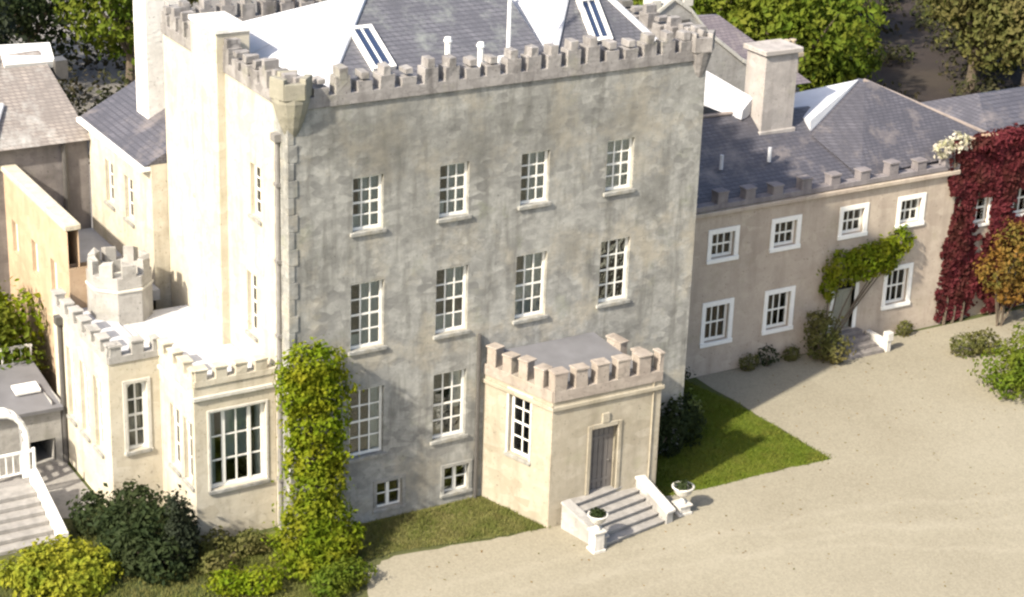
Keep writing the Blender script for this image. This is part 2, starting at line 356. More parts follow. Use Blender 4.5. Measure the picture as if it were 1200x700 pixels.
# ---- windows, built in local axes: x along the wall, y inward, z up, origin bottom centre on the outer wall face
_winlib = {}
def window_proto(w, h, cols, rows, y=.16, fr=.09, bar=.05, curtain=None, arch=False, mull=(), sill=True, surround=None, cm='curtain'):
    key = (w, h, cols, rows, y, fr, bar, curtain, arch, mull, sill, surround)
    if key in _winlib: return _winlib[key]
    mb = MB(); x0, x1 = -w/2, w/2
    mb.box(x0, x0+fr, y, y+.09, 0, h); mb.box(x1-fr, x1, y, y+.09, 0, h)
    mb.box(x0+fr, x1-fr, y+.002, y+.088, 0, fr*1.1); mb.box(x0+fr, x1-fr, y+.002, y+.088, h-fr, h)
    for mx in mull: mb.box(x0+w*mx-.06, x0+w*mx+.06, y-.01, y+.08, fr, h-fr)
    for i in range(1, cols):
        cx = x0+fr+(w-2*fr)*i/cols; mb.box(cx-bar/2, cx+bar/2, y+.02, y+.06, fr, h-fr)
    for j in range(1, rows):
        cz = fr+(h-2*fr)*j/rows; bb = bar*1.5 if j*2 == rows else bar
        mb.box(x0+fr, x1-fr, y+.025, y+.065, cz-bb/2, cz+bb/2)
    if arch:   # pointed head: spandrels fill the top corners
        k = w*.55
        for s in (-1, 1):
            pts = [(s*w/2, h), (s*w/2, h-k*1.25), (s*w*.47, h-k*.8), (s*w*.36, h-k*.42), (s*w*.18, h-k*.13), (0, h)]
            mb.hexa([(px, y-.04, pz) for px, pz in pts], [(px, y+.03, pz) for px, pz in pts])
    f = mb.build('window', M['frame'])
    g = MB(); g.box(x0+fr*.5, x1-fr*.5, y+.038, y+.046, fr*.5, h-fr*.5); g.build('pane', M['glass'], f)
    if curtain:
        for (a, b_, za, zb) in curtain:
            c = MB(); nn = 7; u0 = x0+w*a; u1 = x0+w*b_
            for i in range(nn):
                ua = u0+(u1-u0)*i/nn; ub = u0+(u1-u0)*(i+1)/nn; ya = y+.11+.02*(i % 2); yb = y+.11+.02*((i+1) % 2)
                c.hexa([(ua, ya, h*za), (ub, yb, h*za), (ub, yb+.015, h*za), (ua, ya+.015, h*za)], [(ua, ya, h*zb), (ub, yb, h*zb), (ub, yb+.015, h*zb), (ua, ya+.015, h*zb)])
            c.build('curtain', M[cm], f)
    if sill:
        s = MB(); s.box(x0-.1, x1+.1, -.09, y+.05, -.13, -.003); s.build('sill', M['keep'], f, .01)
    if surround:
        s = MB(); k, mat = surround; pr = .035
        s.box(x0-k, x0+.002, -pr, .05, -.004, h+k); s.box(x1-.002, x1+k, -pr, .05, -.004, h+k); s.box(x0+.003, x1-.003, -pr+.002, .05, h-.002, h+k)
        s.box(x0-k-.02, x1+k+.02, -pr-.04, .05, -k*.9, -.005)
        s.build('surround', M[mat], f, .008)
    _winlib[key] = f
    f['used'] = 0
    return f
def place_window(parent, x, y, z, rot=0, name=None, **kw):
    p = window_proto(**kw)
    if p['used'] == 0: o = p; p['used'] = 1
    else: o = copy_tree(p)
    if o is not p and 'used' in o: del o['used']
    o.parent = parent; o.location = Vector((x, y, z))-wloc(parent); o.rotation_euler = (0, 0, rot)
    return o
def wall_windows(parent, mb, p0, p1, z0, z1, specs, depth=.32):
    """specs: (u centre, z bottom, kwargs) - cuts the holes and sets the windows"""
    d = Vector((p1[0]-p0[0], p1[1]-p0[1], 0)); L = d.length; d /= L; rot = math.atan2(d.y, d.x)
    holes = [(u-k['w']/2, u+k['w']/2, zb, zb+k['h']) for u, zb, k in specs]
    wall(mb, p0, p1, z0, z1, holes, depth)
    for u, zb, k in specs: place_window(parent, p0[0]+d.x*u, p0[1]+d.y*u, zb, rot, **k)

# ---- foliage
def crown(mb, blobs, n, size, gap=.0, flat=0.0, seed=0):
    rnd = random.Random(seed); tot = sum((b[3]*b[4]+b[4]*b[5]+b[3]*b[5]) for b in blobs)
    for b in blobs:
        k = int(n*(b[3]*b[4]+b[4]*b[5]+b[3]*b[5])/tot)
        for _ in range(k):
            while True:
                d = Vector((rnd.gauss(0, 1), rnd.gauss(0, 1), rnd.gauss(0, 1)))
                if d.length > .1: break
            d.normalize()
            nz = mnoise.noise(Vector((d.x*2.1+b[0], d.y*2.1+b[1], d.z*2.1+b[2])))
            nz2 = mnoise.noise(Vector((d.x*5+b[0]*2, d.y*5, d.z*5+b[1])))
            if nz2 < gap-.55 and rnd.random() < .8: continue
            rr = (1+.38*nz+.22*nz2)*(1-abs(rnd.gauss(0, .16)))
            c = Vector((b[0]+d.x*b[3]*rr, b[1]+d.y*b[4]*rr, b[2]+d.z*b[5]*rr))
            nrm = (d+Vector((rnd.gauss(0, .6), rnd.gauss(0, .6), rnd.gauss(0, .6)+.3))).normalized()
            a = nrm.cross(Vector((rnd.gauss(0, 1), rnd.gauss(0, 1), rnd.gauss(0, 1)))).normalized(); e = nrm.cross(a)
            if rnd.random() < .07: c = c+(c-Vector(b[:3]))*rnd.uniform(.1, .38)
            s = size*rnd.uniform(.4, 1.5)
            mb.poly([c-a*s*.5, c+e*s*.32+nrm*s*.1, c+a*s*.6, c-e*s*.32+nrm*s*.1])
def shrub(name, label, cat, base, blobs, n, size, mat, stem_h=.6, group=None, gap=0, seed=1, stems=4):
    """a bush: leafy mass over a few woody stems"""
    t_ = thing(name, label, cat, base, group)
    mb = MB(); crown(mb, blobs, n, size, gap, seed=seed); mb.build('foliage', M[mat], t_)
    st = MB(); rnd = random.Random(seed)
    for i in range(stems):
        b = blobs[i % len(blobs)]
        st.tube([(base[0]+rnd.uniform(-.15, .15), base[1]+rnd.uniform(-.15, .15), base[2]-.05), ((base[0]+b[0])/2+rnd.uniform(-.1, .1), (base[1]+b[1])/2, (base[2]+b[2])/2), (b[0], b[1], b[2])], [.05, .035, .015], 6)
    st.build('stem', M['trunk'], t_)
    return t_
def tree(label, base, h, rad, mat, seed, n=5000, size=.34, name='tree', trunk_h=.3, squash=.75, group='trees behind the castle'):
    rnd = random.Random(seed); t_ = thing(name, label, 'tree', base, group)
    x, y, z = base; blobs = []
    for i in range(9):
        a = rnd.uniform(0, 6.28); q = rnd.uniform(.15, .75)*rad; zz = z+h*rnd.uniform(trunk_h+.08, .86)
        k = rad*rnd.uniform(.38, .6); blobs.append((x+q*math.cos(a), y+q*math.sin(a), zz, k, k, k*squash))
    blobs.append((x, y, z+h*.86, rad*.45, rad*.45, h*.14)); blobs.append((x, y, z+h*.6, rad*.75, rad*.75, h*.26))
    mb = MB(); crown(mb, blobs, n, size, .12, seed=seed); mb.build('crown', M[mat], t_)
    tk = MB(); tk.tube([(x, y, z-.1), (x+.1, y, z+h*.25), (x, y+.1, z+h*.6)], [rad*.09, rad*.07, rad*.03], 9)
    for b in blobs[:6]: tk.tube([(x, y, z+h*.3), ((x+b[0])/2, (y+b[1])/2, (z+h*.35+b[2])/2), b[:3]], [rad*.04, rad*.03, .02], 6)
    tk.build('trunk', M['trunk'], t_)
    return t_
def conifer(label, base, h, rad, mat, seed, n=4000, size=.3, group='trees behind the castle'):
    rnd = random.Random(seed); t_ = thing('conifer_tree', label, 'tree', base, group); x, y, z = base
    blobs = []
    for i in range(9):
        f = i/8; k = rad*(1-.85*f); blobs.append((x+rnd.uniform(-.2, .2), y+rnd.uniform(-.2, .2), z+h*(.12+.82*f), k, k, h*.09))
    mb = MB(); crown(mb, blobs, n, size, .1, seed=seed); mb.build('crown', M[mat], t_)
    tk = MB(); tk.tube([(x, y, z-.1), (x, y, z+h*.9)], [rad*.12, .03], 8); tk.build('trunk', M['trunk'], t_)
    return t_

# ------------------------------------------------------------------ setting
def sheet(name, pts, z, mat):
    mb = MB(); mb.poly([(x, y, z) for x, y in pts]); return structure(mb.build(name, M[mat]))
def curved(pts, k=5, wob=.12, seed=0):
    """closed outline smoothed with a small natural wobble"""
    rnd = random.Random(seed); out = []; n = len(pts)
    for i in range(n):
        p, q = Vector(pts[i]), Vector(pts[(i+1) % n])
        for j in range(k):
            a = p.lerp(q, j/k)
            if j: a += Vector((rnd.uniform(-wob, wob), rnd.uniform(-wob, wob)))
            out.append((a.x, a.y))
    return out
sheet('ground', [(-700, -700), (700, -700), (700, 700), (-700, 700)], 0, 'ground')
sheet('woodland_floor', [(31, 13), (200, -30), (260, 220), (-40, 220), (-30, 40), (24, 34)], .004, 'woodland')
sheet('yard', [(-3, 19), (26, 19), (30, 34), (30, 80), (4, 100), (-3, 60)], .008, 'yard')
sheet('gravel', curved([(1.2, -3.0), (2.6, -2.5), (5.6, -2.9), (7.8, -3.1), (10, -2.6), (15.4, -3.1), (20.4, -3.2), (20.2, 5.2), (34, 5.0), (46, 4.6), (52, -8), (52, -60), (-6, -60), (-2, -14), (.3, -5.5)], 6, .07, 3), .012, 'gravel')
sheet('lawn', curved([(12.9, -.2), (13.2, -3.0), (15.3, -3.15), (18, -3.1), (20.45, -3.25), (20.3, -.5), (20.15, 2.6), (19.6, 5.1), (15.9, 5.1), (15.85, -.1)], 4, .04, 5), .016, 'lawn')
sheet('grass_verge', curved([(-3, -1.5), (-1, .9), (8, 0), (8.3, -3.1), (7.2, -3.0), (5.6, -2.75), (3, -2.3), (1.4, -2.4), (0, -4.5), (-3, -5)], 4, .07, 6), .020, 'verge')
sheet('terrace_paving', curved([(-12, 13), (-4.8, 13), (-4.8, 5.6), (-5.6, 4.6), (-7.0, 5.2), (-12, 7.0)], 3, .02, 7), .024, 'paving')

def inside(p, poly):
    r_ = False; n = len(poly)
    for i in range(n):
        (x0, y0), (x1, y1) = poly[i], poly[(i+1) % n]
        if (y0 > p[1]) != (y1 > p[1]) and p[0] < (x1-x0)*(p[1]-y0)/(y1-y0)+x0: r_ = not r_
    return r_
def grass(name, poly, n, h, mat, seed, z=.016):
    rnd = random.Random(seed); mb = MB(); xs = [p[0] for p in poly]; ys = [p[1] for p in poly]; k = 0
    while k < n:
        x, y = rnd.uniform(min(xs)-.15, max(xs)+.15), rnd.uniform(min(ys)-.15, max(ys)+.15); ox_, oy_ = rnd.gauss(0, .07), rnd.gauss(0, .07)
        if not inside((x+ox_, y+oy_), poly): continue
        k += 1; a = rnd.uniform(0, 6.28); hh = h*rnd.uniform(.5, 1.5)*(1+.5*mnoise.noise(Vector((x*.8, y*.8, 0)))); w_ = .018
        mb.poly([(x-w_*math.cos(a), y-w_*math.sin(a), z), (x+w_*math.cos(a), y+w_*math.sin(a), z), (x+rnd.gauss(0, .04), y+rnd.gauss(0, .04), z+hh)])
    o = mb.build(name, M[mat]); o['kind'] = 'stuff'; return o
tag(grass('lawn_grass', [(12.9, -.2), (13.2, -3.0), (15.3, -3.15), (18, -3.1), (20.5, -3.25), (20.3, -.5), (20.15, 2.6), (19.6, 5.1), (15.95, 5.1), (15.9, -.1)], 26000, .07, 'leaf_lawn', 1), 'short green grass of the pointed lawn beside the porch', 'grass')
tag(grass('verge_blades', [(-3, -1.5), (-1, .9), (0, -.1), (7.4, -.1), (8.3, -3.1), (7.2, -3.0), (5.6, -2.75), (3, -2.3), (1.4, -2.4), (0, -4.5), (-3, -5)], 22000, .10, 'leaf_verge', 2), 'rough olive grass along the foot of the tower', 'grass')
tag(grass('rough_blades', [(-12, 1), (-6, 4), (-3, 1), (-1, -1), (-2.5, -5.5), (-9, -3)], 16000, .14, 'leaf_verge', 3), 'rough grass between the bushes along the bottom left edge', 'grass')
fl = MB(); rnd = random.Random(77)
for _ in range(900):
    x, y = rnd.uniform(2, 40), rnd.uniform(-14, 4.8)
    if y > -3.4 and x < 20.6: continue
    if rnd.random() > .25+.75*max(0, (y+14)/18): continue
    a = rnd.uniform(0, 6.28); s_ = rnd.uniform(.03, .07); c, d_ = math.cos(a)*s_, math.sin(a)*s_
    fl.poly([(x-c, y-d_, .02), (x+d_*.5, y-c*.5, .03), (x+c, y+d_, .022), (x-d_*.5, y+c*.5, .035)])
o = tag(fl.build('fallen_leaves', M['leaf_orange']), 'small fallen autumn leaves scattered over the gravel drive', 'leaves'); o['kind'] = 'stuff'

# ------------------------------------------------------------------ the keep
KW, KD, KH = 15.85, 10.6, 15.0
keep = thing('castle_keep', 'tall square grey stone castle tower with stepped battlements and four columns of sash windows', 'castle')
kw = MB()
def curt(i):
    return [((.42, .95, .03, .98),), ((.5, .96, .03, .98), (.05, .2, .5, .98)), ((.35, .95, .03, .6), (.6, .95, .6, .98)), ((.1, .95, .03, .5), (.7, .95, .5, .98))][i % 4]
specs = []
cols = [2.79, 5.96, 9.06, 12.47]
for i, cx in enumerate(cols):
    specs.append((cx, 10.68, dict(w=1.1, h=1.85, cols=3, rows=4, curtain=[((.3, .98, .03, .98), (.02, .98, .03, .25)), ((.34, .98, .03, .98), (.03, .3, .03, .3)), ((.33, .98, .03, .98),), ((.16, .98, .03, .98),)][i])))
    specs.append((cx, 6.52, dict(w=1.22, h=2.36, cols=3, rows=4, curtain=[((.42, .98, .03, .98), (.02, .95, .03, .2)), ((.45, .98, .5, .98), (.03, .98, .03, .24)), ((.34, .98, .5, .98), (.03, .98, .03, .48)), ((.36, .98, .03, .98),)][i])))
    if i < 2: specs.append((cx, 2.58, dict(w=1.28, h=2.48, cols=3, rows=4, curtain=[((.72, .96, .03, .98),), ((.6, .96, .4, .98),)][i])))
for cx in (3.68, 6.3):
    specs.append((cx, .42, dict(w=.98, h=1.0, cols=2, rows=2, fr=.05, bar=.03, mull=(.5,), sill=False, surround=(.13, 'keep'))))
wall_windows(keep, kw, (0, 0), (KW, 0), -.3, KH, specs, .34)
slit = dict(w=.75, h=2.2, cols=2, rows=4, curtain=None)
lw_ = MB(); wall_windows(keep, lw_, (0, KD), (0, 0), -.3, KH, [(KD-3.05, 6.4, slit), (KD-2.6, 10.7, dict(w=.8, h=1.8, cols=2, rows=4)), (KD-7.6, 9.9, dict(w=.5, h=1.2, cols=1, rows=2))], .34)
wall(kw, (KW, 0), (KW, KD), -.3, KH, [], .34)
wall(kw, (KW, KD), (0, KD), -.3, KH, [], .34)
kw.poly([(0.34, .34, KH), (KW-.34, .34, KH), (KW-.34, KD-.34, KH), (.34, KD-.34, KH)])
for zf in (1.9, 5.6, 9.6): kw.poly([(.34, .34, zf), (KW-.34, .34, zf), (KW-.34, KD-.34, zf), (.34, KD-.34, zf)])
kw.build('wall', M['keep'], keep)
o = lw_.build('wall', M['cream'], keep); o['label'] = 'cream left wall with sunlight painted into its colour'  # left side lighter than the front: the sun on it is painted in
# corner quoins and string course
q = MB()
for i in range(26):
    z = .1+i*.575; L = .30 if i % 2 else .18
    q.box(-.035, L, -.035, .0-.004, z, z+.56); q.box(-.035, -.004, -.004, 1.2-L, z, z+.56)
q.build('quoin', M['keep'], keep, .01)
pm = MB()
for (a, b_) in (((0, 0), (KW, 0)), ((0, KD), (0, 0)), ((KW, KD), (0, KD)), ((KW, 0), (KW, KD))):
    battlement(pm, a, b_, KH+.02, .36, .72, .52, .25, .42, True, .08, .17, .1)
pm.build('parapet', M['parapet'], keep, .012)
def bartizan(x, y, r, z0, z1, mat):
    b = MB(); b.lathe([(r*.35, z0), (r*.6, z0+.35), (r*.62, z0+.4), (r*.82, z0+.75), (r*.84, z0+.8), (r, z0+1.15), (r, z1)], (x, y, 0), 14)
    for k in range(6):
        a = k*math.pi/3+.3; d = Vector((math.cos(a), math.sin(a), 0)); n = Vector((-d.y, d.x, 0))
        c = [(x+d.x*r*.62+n.x*.27, y+d.y*r*.62+n.y*.27), (x+d.x*r*.99+n.x*.33, y+d.y*r*.99+n.y*.33), (x+d.x*r*.99-n.x*.33, y+d.y*r*.99-n.y*.33), (x+d.x*r*.62-n.x*.27, y+d.y*r*.62-n.y*.27)]
        b.hexa([(p[0], p[1], z1-.02) for p in c], [(p[0], p[1], z1+.5+.15*(k % 2)) for p in c])
    o = b.build('bartizan', mat, keep, .015); return o
bartizan(.2, .2, .6, 14.15, 15.45, M['bartizan'])
bartizan(15.6, .25, .55, 14.2, 15.35, M['parapet'])
# stair turret rising on the left side, with a white capping slab
tb = MB(); tb.box(-.3, .9, 5.0, 7.2, 0, 16.3); o = tb.build('stair_turret', M['cream'], keep, .02)
tb = MB(); tb.box(-.36, .96, 4.94, 7.26, 16.3, 16.46); tb.build('capping', M['white_stone'], o, .02)
# roofs
rf = MB()
A = (2.0, 1.35, 15.15); B = (1.1, 9.4, 15.15); P1 = (5.15, 5.0, 17.05); P2 = (9.6, 5.0, 17.05); P3 = (9.6, 1.35, 15.15)
rf.hexa([A, (10.4, 1.35, 15.15), (10.4, 9.4, 15.15), B], [(5.1, 4.98, 17.02), (10.4, 4.98, 17.02), (10.4, 5.4, 17.02), (5.1, 5.4, 17.02)])
rf.build('roof', M['slate_keep'], keep)
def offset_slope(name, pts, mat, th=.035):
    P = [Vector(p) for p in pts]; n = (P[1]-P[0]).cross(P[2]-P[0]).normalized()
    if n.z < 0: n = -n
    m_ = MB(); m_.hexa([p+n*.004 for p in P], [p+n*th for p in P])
    for k in range(1, 5):   # raised rolls along the pale sheet
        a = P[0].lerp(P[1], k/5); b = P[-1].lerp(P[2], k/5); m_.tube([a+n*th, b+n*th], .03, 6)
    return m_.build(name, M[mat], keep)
offset_slope('sunlit_slope', [B, A, (5.1, 4.98, 17.02), (5.1, 5.4, 17.02)], 'lead_and_lit_slate')  # sun on the left slope painted as a pale sheet over the slate
rf = MB(); rf.tube([A, (5.1, 5.0, 17.05), (10.4, 5.0, 17.05)], .1, 8); rf.tube([B, (5.1, 5.3, 17.05)], .1, 8); rf.build('ridge_flashing', M['lead_and_lit_slate'], keep)
rf = MB()   # cross roof on the right, hipped to the front
rf.hexa([(10.4, 1.3, 15.15), (14.9, 1.3, 15.15), (14.9, 9.4, 15.15), (10.4, 9.4, 15.15)], [(12.45, 3.6, 17.6), (12.75, 3.6, 17.6), (12.75, 8.8, 17.6), (12.45, 8.8, 17.6)])
cr = rf.build('roof', M['slate_keep'], keep); cr['label'] = 'front-hipped cross roof of grey slate'
offset_slope('sunlit_slope', [(10.4, 9.4, 15.15), (10.4, 1.3, 15.15), (12.45, 3.6, 17.6), (12.45, 8.8, 17.6)], 'lead_and_lit_slate')  # cross roof's left slope: its sunlight likewise put into a paler sheet
rf = MB(); rf.tube([(10.4, 1.3, 15.17), (12.45, 3.6, 17.62), (12.5, 8.8, 17.62)], .09, 8); rf.tube([(14.9, 1.3, 15.17), (12.75, 3.6, 17.62)], .12, 8); rf.build('ridge_flashing', M['lead_and_lit_slate'], keep)
def skylight(c, uax, vax, nrm, wd, ln):
    """framed rooflight lying on a slope"""
    u, v, n = Vector(uax).normalized(), Vector(vax).normalized(), Vector(nrm).normalized(); c = Vector(c)
    fr = MB()
    def bx(a0, a1, b0, b1, h0, h1): fr_.hexa([c+u*a+v*b+n*h0 for a, b in ((a0, b0), (a1, b0), (a1, b1), (a0, b1))], [c+u*a+v*b+n*h1 for a, b in ((a0, b0), (a1, b0), (a1, b1), (a0, b1))])
    fr_ = fr; k = .13
    bx(-wd, -wd+k, -ln, ln, -.05, .16); bx(wd-k, wd, -ln, ln, -.05, .16); bx(-wd+k, wd-k, -ln, -ln+k, -.05, .158); bx(-wd+k, wd-k, ln-k, ln, -.05, .158); bx(-.03, .03, -ln+k, ln-k, -.04, .13)
    f = fr.build('skylight', M['white'], keep)
    fr_ = MB(); bx(-wd+k*.8, wd-k*.8, -ln+k*.8, ln-k*.8, 0, .1); fr_.build('pane', M['skyglass'], f)
sl = Vector((0, 3.63, 1.87)).normalized(); sn = Vector((0, -sl.z, sl.y))
skylight((4.25, 2.75, 15.87), (1, 0, 0), sl, sn, .42, 1.05)
sl2 = Vector((0, 2.3, 2.45)).normalized(); sn2 = Vector((0, -sl2.z, sl2.y))
skylight((12.55, 2.25, 16.16), (1, 0, 0), sl2, sn2, .4, .85)
fp = MB(); fp.tube([(8.55, 1.2, 15.0), (8.55, 1.2, 21)], [.075, .05], 8); fp.box(8.3, 8.8, .95, 1.45, 15.02, 15.55)
tag(fp.build('flagpole', M['white_pole']), 'slim white flagpole standing on the tower roof behind the front battlements', 'flagpole')
for i, (x, y, hh) in enumerate(((6.2, 1.1, 16.35), (7.35, .95, 16.1))):
    v_ = MB(); v_.tube([(x, y, 15.0), (x, y, hh)], .1, 8); v_.tube([(x, y, hh), (x, y, hh+.14)], [.15, .1], 8); v_.build('vent_pipe', M['white'], keep)
dp = MB(); dp.tube([(-.1, .62, .3), (-.1, .62, 13.9)], .085, 8)
for z in (2, 4.6, 7.2, 9.8, 12.4): dp.box(-.2, 0, .5, .74, z, z+.12)
dp.box(-.26, 0, .45, .8, 13.9, 14.15); dp.build('downpipe', M['pipe_grey'], keep)
dp = MB(); dp.tube([(7.02, -.1, 0), (7.02, -.1, 6.3)], .07, 8); dp.build('downpipe', M['pipe'], keep)

# ------------------------------------------------------------------ entrance porch
porch = thing('entrance_porch', 'small battlemented stone porch with grey door standing against the tower front', 'porch', (9.5, -1.5, 0))
FL, FR, BL, BR = (8.18, -3.15), (12.55, -3.2), (7.3, 0), (12.05, 0)
pw = MB(); PT = 4.75
wall_windows(porch, pw, BL, FL, -.2, PT, [(1.75, 2.2, dict(w=1.0, h=2.35, cols=2, rows=4, surround=(.1, 'surround')))], .35)
DU0, DU1, DZ0, DZ1 = 1.6, 2.66, .92, 3.42
wall(pw, FL, FR, -.2, PT, [(DU0, DU1, DZ0, DZ1)], .4)
wall(pw, FR, BR, -.2, PT, [], .35)
pw.poly([(8.2, -2.9, .92), (12.4, -2.9, .92), (12, -.02, .92), (7.6, -.02, .92)])
pw.build('wall', M['porch'], porch)
sc_ = MB()
for a, b_ in ((BL, FL), (FL, FR), (FR, BR)):
    d = Vector((b_[0]-a[0], b_[1]-a[1], 0)); L = d.length; d /= L; n = Vector((-d.y, d.x, 0))
    obox(sc_, a, d, n, -.08, L+.08, -.09, .02, PT-.32+.01*random.random(), PT-.16)
sc_.build('string_course', M['porch'], porch, .02)
bm_ = MB()
battlement(bm_, BL, FL, PT, .4, .64, .42, .34, .36, False, .05, .05, .15)
battlement(bm_, FL, FR, PT, .4, .64, .5, .36, .36, False, .055, .05, .0)
battlement(bm_, FR, BR, PT, .3, .45, .75, .6, .3, False, .05, .05, .55)
bm_.build('parapet', M['porch_parapet'], porch, .015)
pr_ = MB(); pr_.hexa([(7.75, -.02, 4.7), (8.5, -2.8, 4.7), (12.2, -2.85, 4.7), (11.72, -.02, 4.7)], [(7.75, -.02, 5.5), (8.5, -2.8, 5.0), (12.2, -2.85, 5.0), (11.72, -.02, 5.5)])
pr_.build('roof', M['lead_dull'], porch)
dd = (Vector((FR[0]-FL[0], FR[1]-FL[1], 0))).normalized(); dn = Vector((-dd.y, dd.x, 0))
df = MB(); obox(df, FL, dd, dn, DU0, DU1, .26, .33, DZ0, DZ1)
for k in range(5): obox(df, FL, dd, dn, DU0+.06+k*.2, DU0+.22+k*.2, .235, .262, DZ0+.05, DZ1-.06)
for z in (1.25, 2.9): obox(df, FL, dd, dn, DU0+.05, DU1-.12, .22, .24, z, z+.1)
dob = df.build('door', M['door'], porch)
hd = MB(); hd.lathe([(.02, -.05), (.05, -.02), (.05, .02), (.02, .05)], (FL[0]+dd.x*(DU1-.18), FL[1]+.2, 2.0), 10); hd.build('handle', M['pipe'], dob)
ds = MB(); obox(ds, FL, dd, dn, DU0-.16, DU0, -.04, .2, DZ0, DZ1+.16); obox(ds, FL, dd, dn, DU1, DU1+.16, -.04, .2, DZ0, DZ1+.16); obox(ds, FL, dd, dn, DU0+.002, DU1-.002, -.045, .2, DZ1, DZ1+.18)
obox(ds, FL, dd, dn, DU0+.38, DU1-.38, -.06, .1, DZ1+.18, DZ1+.55)
ds.build('door_surround', M['porch'], porch, .02)

# entrance steps, turned a little towards the drive
est = thing('entrance_steps', 'grey stone steps with pale sloping side walls rising to the porch door', 'steps', (10.9, -4.1, 0))
sa = R(10); sx = Vector((math.cos(sa), math.sin(sa), 0)); sy = Vector((-math.sin(sa), math.cos(sa), 0)); so = Vector((9.25, -5.15, 0))
sb = MB()
for k in range(6):
    y0 = k*.33; sb_z = .16*(k+1)
    q_ = [so+sx*u+sy*v_ for u, v_ in ((0, y0), (2.75, y0), (2.75, 2.6), (0, 2.6))]
    sb.hexa([(p.x, p.y, sb_z-.16 if k else 0) for p in q_], [(p.x, p.y, sb_z) for p in q_])
    q_ = [so+sx*u+sy*v_ for u, v_ in ((-.02, y0-.05), (2.77, y0-.05), (2.77, y0+.02), (-.02, y0+.02))]
    sb.hexa([(p.x, p.y, sb_z-.05) for p in q_], [(p.x, p.y, sb_z+.004) for p in q_])
sb.build('stair', M['step'], est, .012)
for nm, u0 in (('side_wall', 2.78), ('side_wall', -.34)):
    hb = MB(); P = lambda u, v_, z: tuple(so+sx*u+sy*v_+Vector((0, 0, z)))
    e = 2.35 if u0 > 0 else 1.9
    hb.hexa([P(u0, -.1, 0), P(u0+.32, -.1, 0), P(u0+.32, e, 0), P(u0, e, 0)], [P(u0, -.1, .42), P(u0+.32, -.1, .42), P(u0+.32, e, 1.5 if u0 > 0 else .95), P(u0, e, 1.5 if u0 > 0 else .95)])
    o = hb.build(nm, M['grey_stone'], est, .015)
    cb_ = MB(); hh = 1.5 if u0 > 0 else .95
    cb_.hexa([P(u0-.05, -.16, .425), P(u0+.37, -.16, .425), P(u0+.37, e, hh+.005), P(u0-.05, e, hh+.005)], [P(u0-.05, -.16, .52), P(u0+.37, -.16, .52), P(u0+.37, e, hh+.1), P(u0-.05, e, hh+.1)])
    cb_.build('coping', M['urn_stone' if u0 > 0 else 'grey_stone'], o, .015)
def urn(name, label, x, y, z, ped, s=1.0, plant='leaf_dark', grp='planters by the entrance steps'):
    t_ = thing(name, label, 'planter', (x, y, z), grp)
    p = MB(); p.box(x-.3*s, x+.3*s, y-.3*s, y+.3*s, z, z+.1); p.box(x-.24*s, x+.24*s, y-.24*s, y+.24*s, z+.1, z+ped); p.box(x-.3*s, x+.3*s, y-.3*s, y+.3*s, z+ped, z+ped+.08)
    p.build('pedestal', M['urn_stone'], t_, .015)
    u_ = MB(); zz = z+ped+.08
    u_.lathe([(.16*s, 0), (.17*s, .05), (.08*s, .12), (.07*s, .22), (.22*s, .32*s), (.33*s, .45*s), (.36*s, .58*s), (.44*s, .66*s), (.44*s, .7*s), (.37*s, .7*s), (.35*s, .6*s)], (x, y, zz), 18)
    u_.build('urn', M['urn_stone'], t_, 0, True)
    f = MB(); crown(f, [(x, y, zz+.72*s, .3*s, .3*s, .16*s)], 260, .11, seed=int(x*10)); f.build('plant', M[plant], t_)
    return t_
urn('stone_urn', 'white stone urn on a pedestal at the left foot of the entrance steps', 8.85, -5.2, 0, .72, .82)
urn('stone_urn', 'white stone urn with a wide open bowl right of the entrance steps', 13.0, -4.25, 0, .32, .92)

# ------------------------------------------------------------------ right wing
wing = thing('side_wing', 'long two-storey brown rendered wing with white framed windows right of the tower', 'house', (24, 8, 0))
WY, WX0, WX1 = 5.2, 15.9, 33.2
ww = MB(); sp_ = []
up_k = dict(w=1.12, h=1.05, cols=3, rows=2, fr=.1, surround=(.2, 'white'), sill=False, curtain=None)
up_l = dict(w=1.12, h=1.05, cols=3, rows=2, fr=.1, surround=(.2, 'white'), sill=False, curtain=((.05, .95, .05, .95),))
lo_k = dict(w=1.16, h=1.55, cols=3, rows=2, fr=.1, surround=(.2, 'white'), sill=False, curtain=None)
lo_l = dict(w=1.16, h=1.55, cols=3, rows=2, fr=.1, surround=(.2, 'white'), sill=False, curtain=((.05, .4, .05, .95), (.6, .95, .05, .95)))
for cx, k in ((17.9, up_k), (21.1, up_l), (24.2, up_l), (27.7, up_k), (30.78, up_k)): sp_.append((cx-WX0, 5.05, k))
for cx, k in ((17.9, lo_k), (21.08, lo_k), (24.18, lo_l), (30.48, lo_k)): sp_.append((cx-WX0, 1.45, k))
d = 27.62-WX0
holes = [(u-k['w']/2, u+k['w']/2, zb, zb+k['h']) for u, zb, k in sp_]+[(d-.55, d+.55, .75, 2.95)]
wall(ww, (WX0, WY), (WX1, WY), -.2, 7.15, holes, .32)
for u, zb, k in sp_: place_window(wing, WX0+u, WY, zb, 0, **k)
wall(ww, (WX1, WY), (WX1, 13), -.2, 7.15); wall(ww, (WX1, 13), (WX0, 13), -.2, 7.15)
for zf in (.7, 3.9): ww.poly([(WX0+.3, WY+.3, zf), (WX1-.3, WY+.3, zf), (WX1-.3, 12.7, zf), (WX0+.3, 12.7, zf)])
ww.build('wall', M['wing'], wing)
wd_ = MB(); wd_.box(27.07, 28.17, WY+.2, WY+.26, .75, 2.5)
for k in range(2):
    for j in range(2): wd_.box(27.2+k*.5, 27.6+k*.5-.05, WY+.18, WY+.205, .9+j*.8, 1.55+j*.8)
wdo = wd_.build('door', M['door_green'], wing)
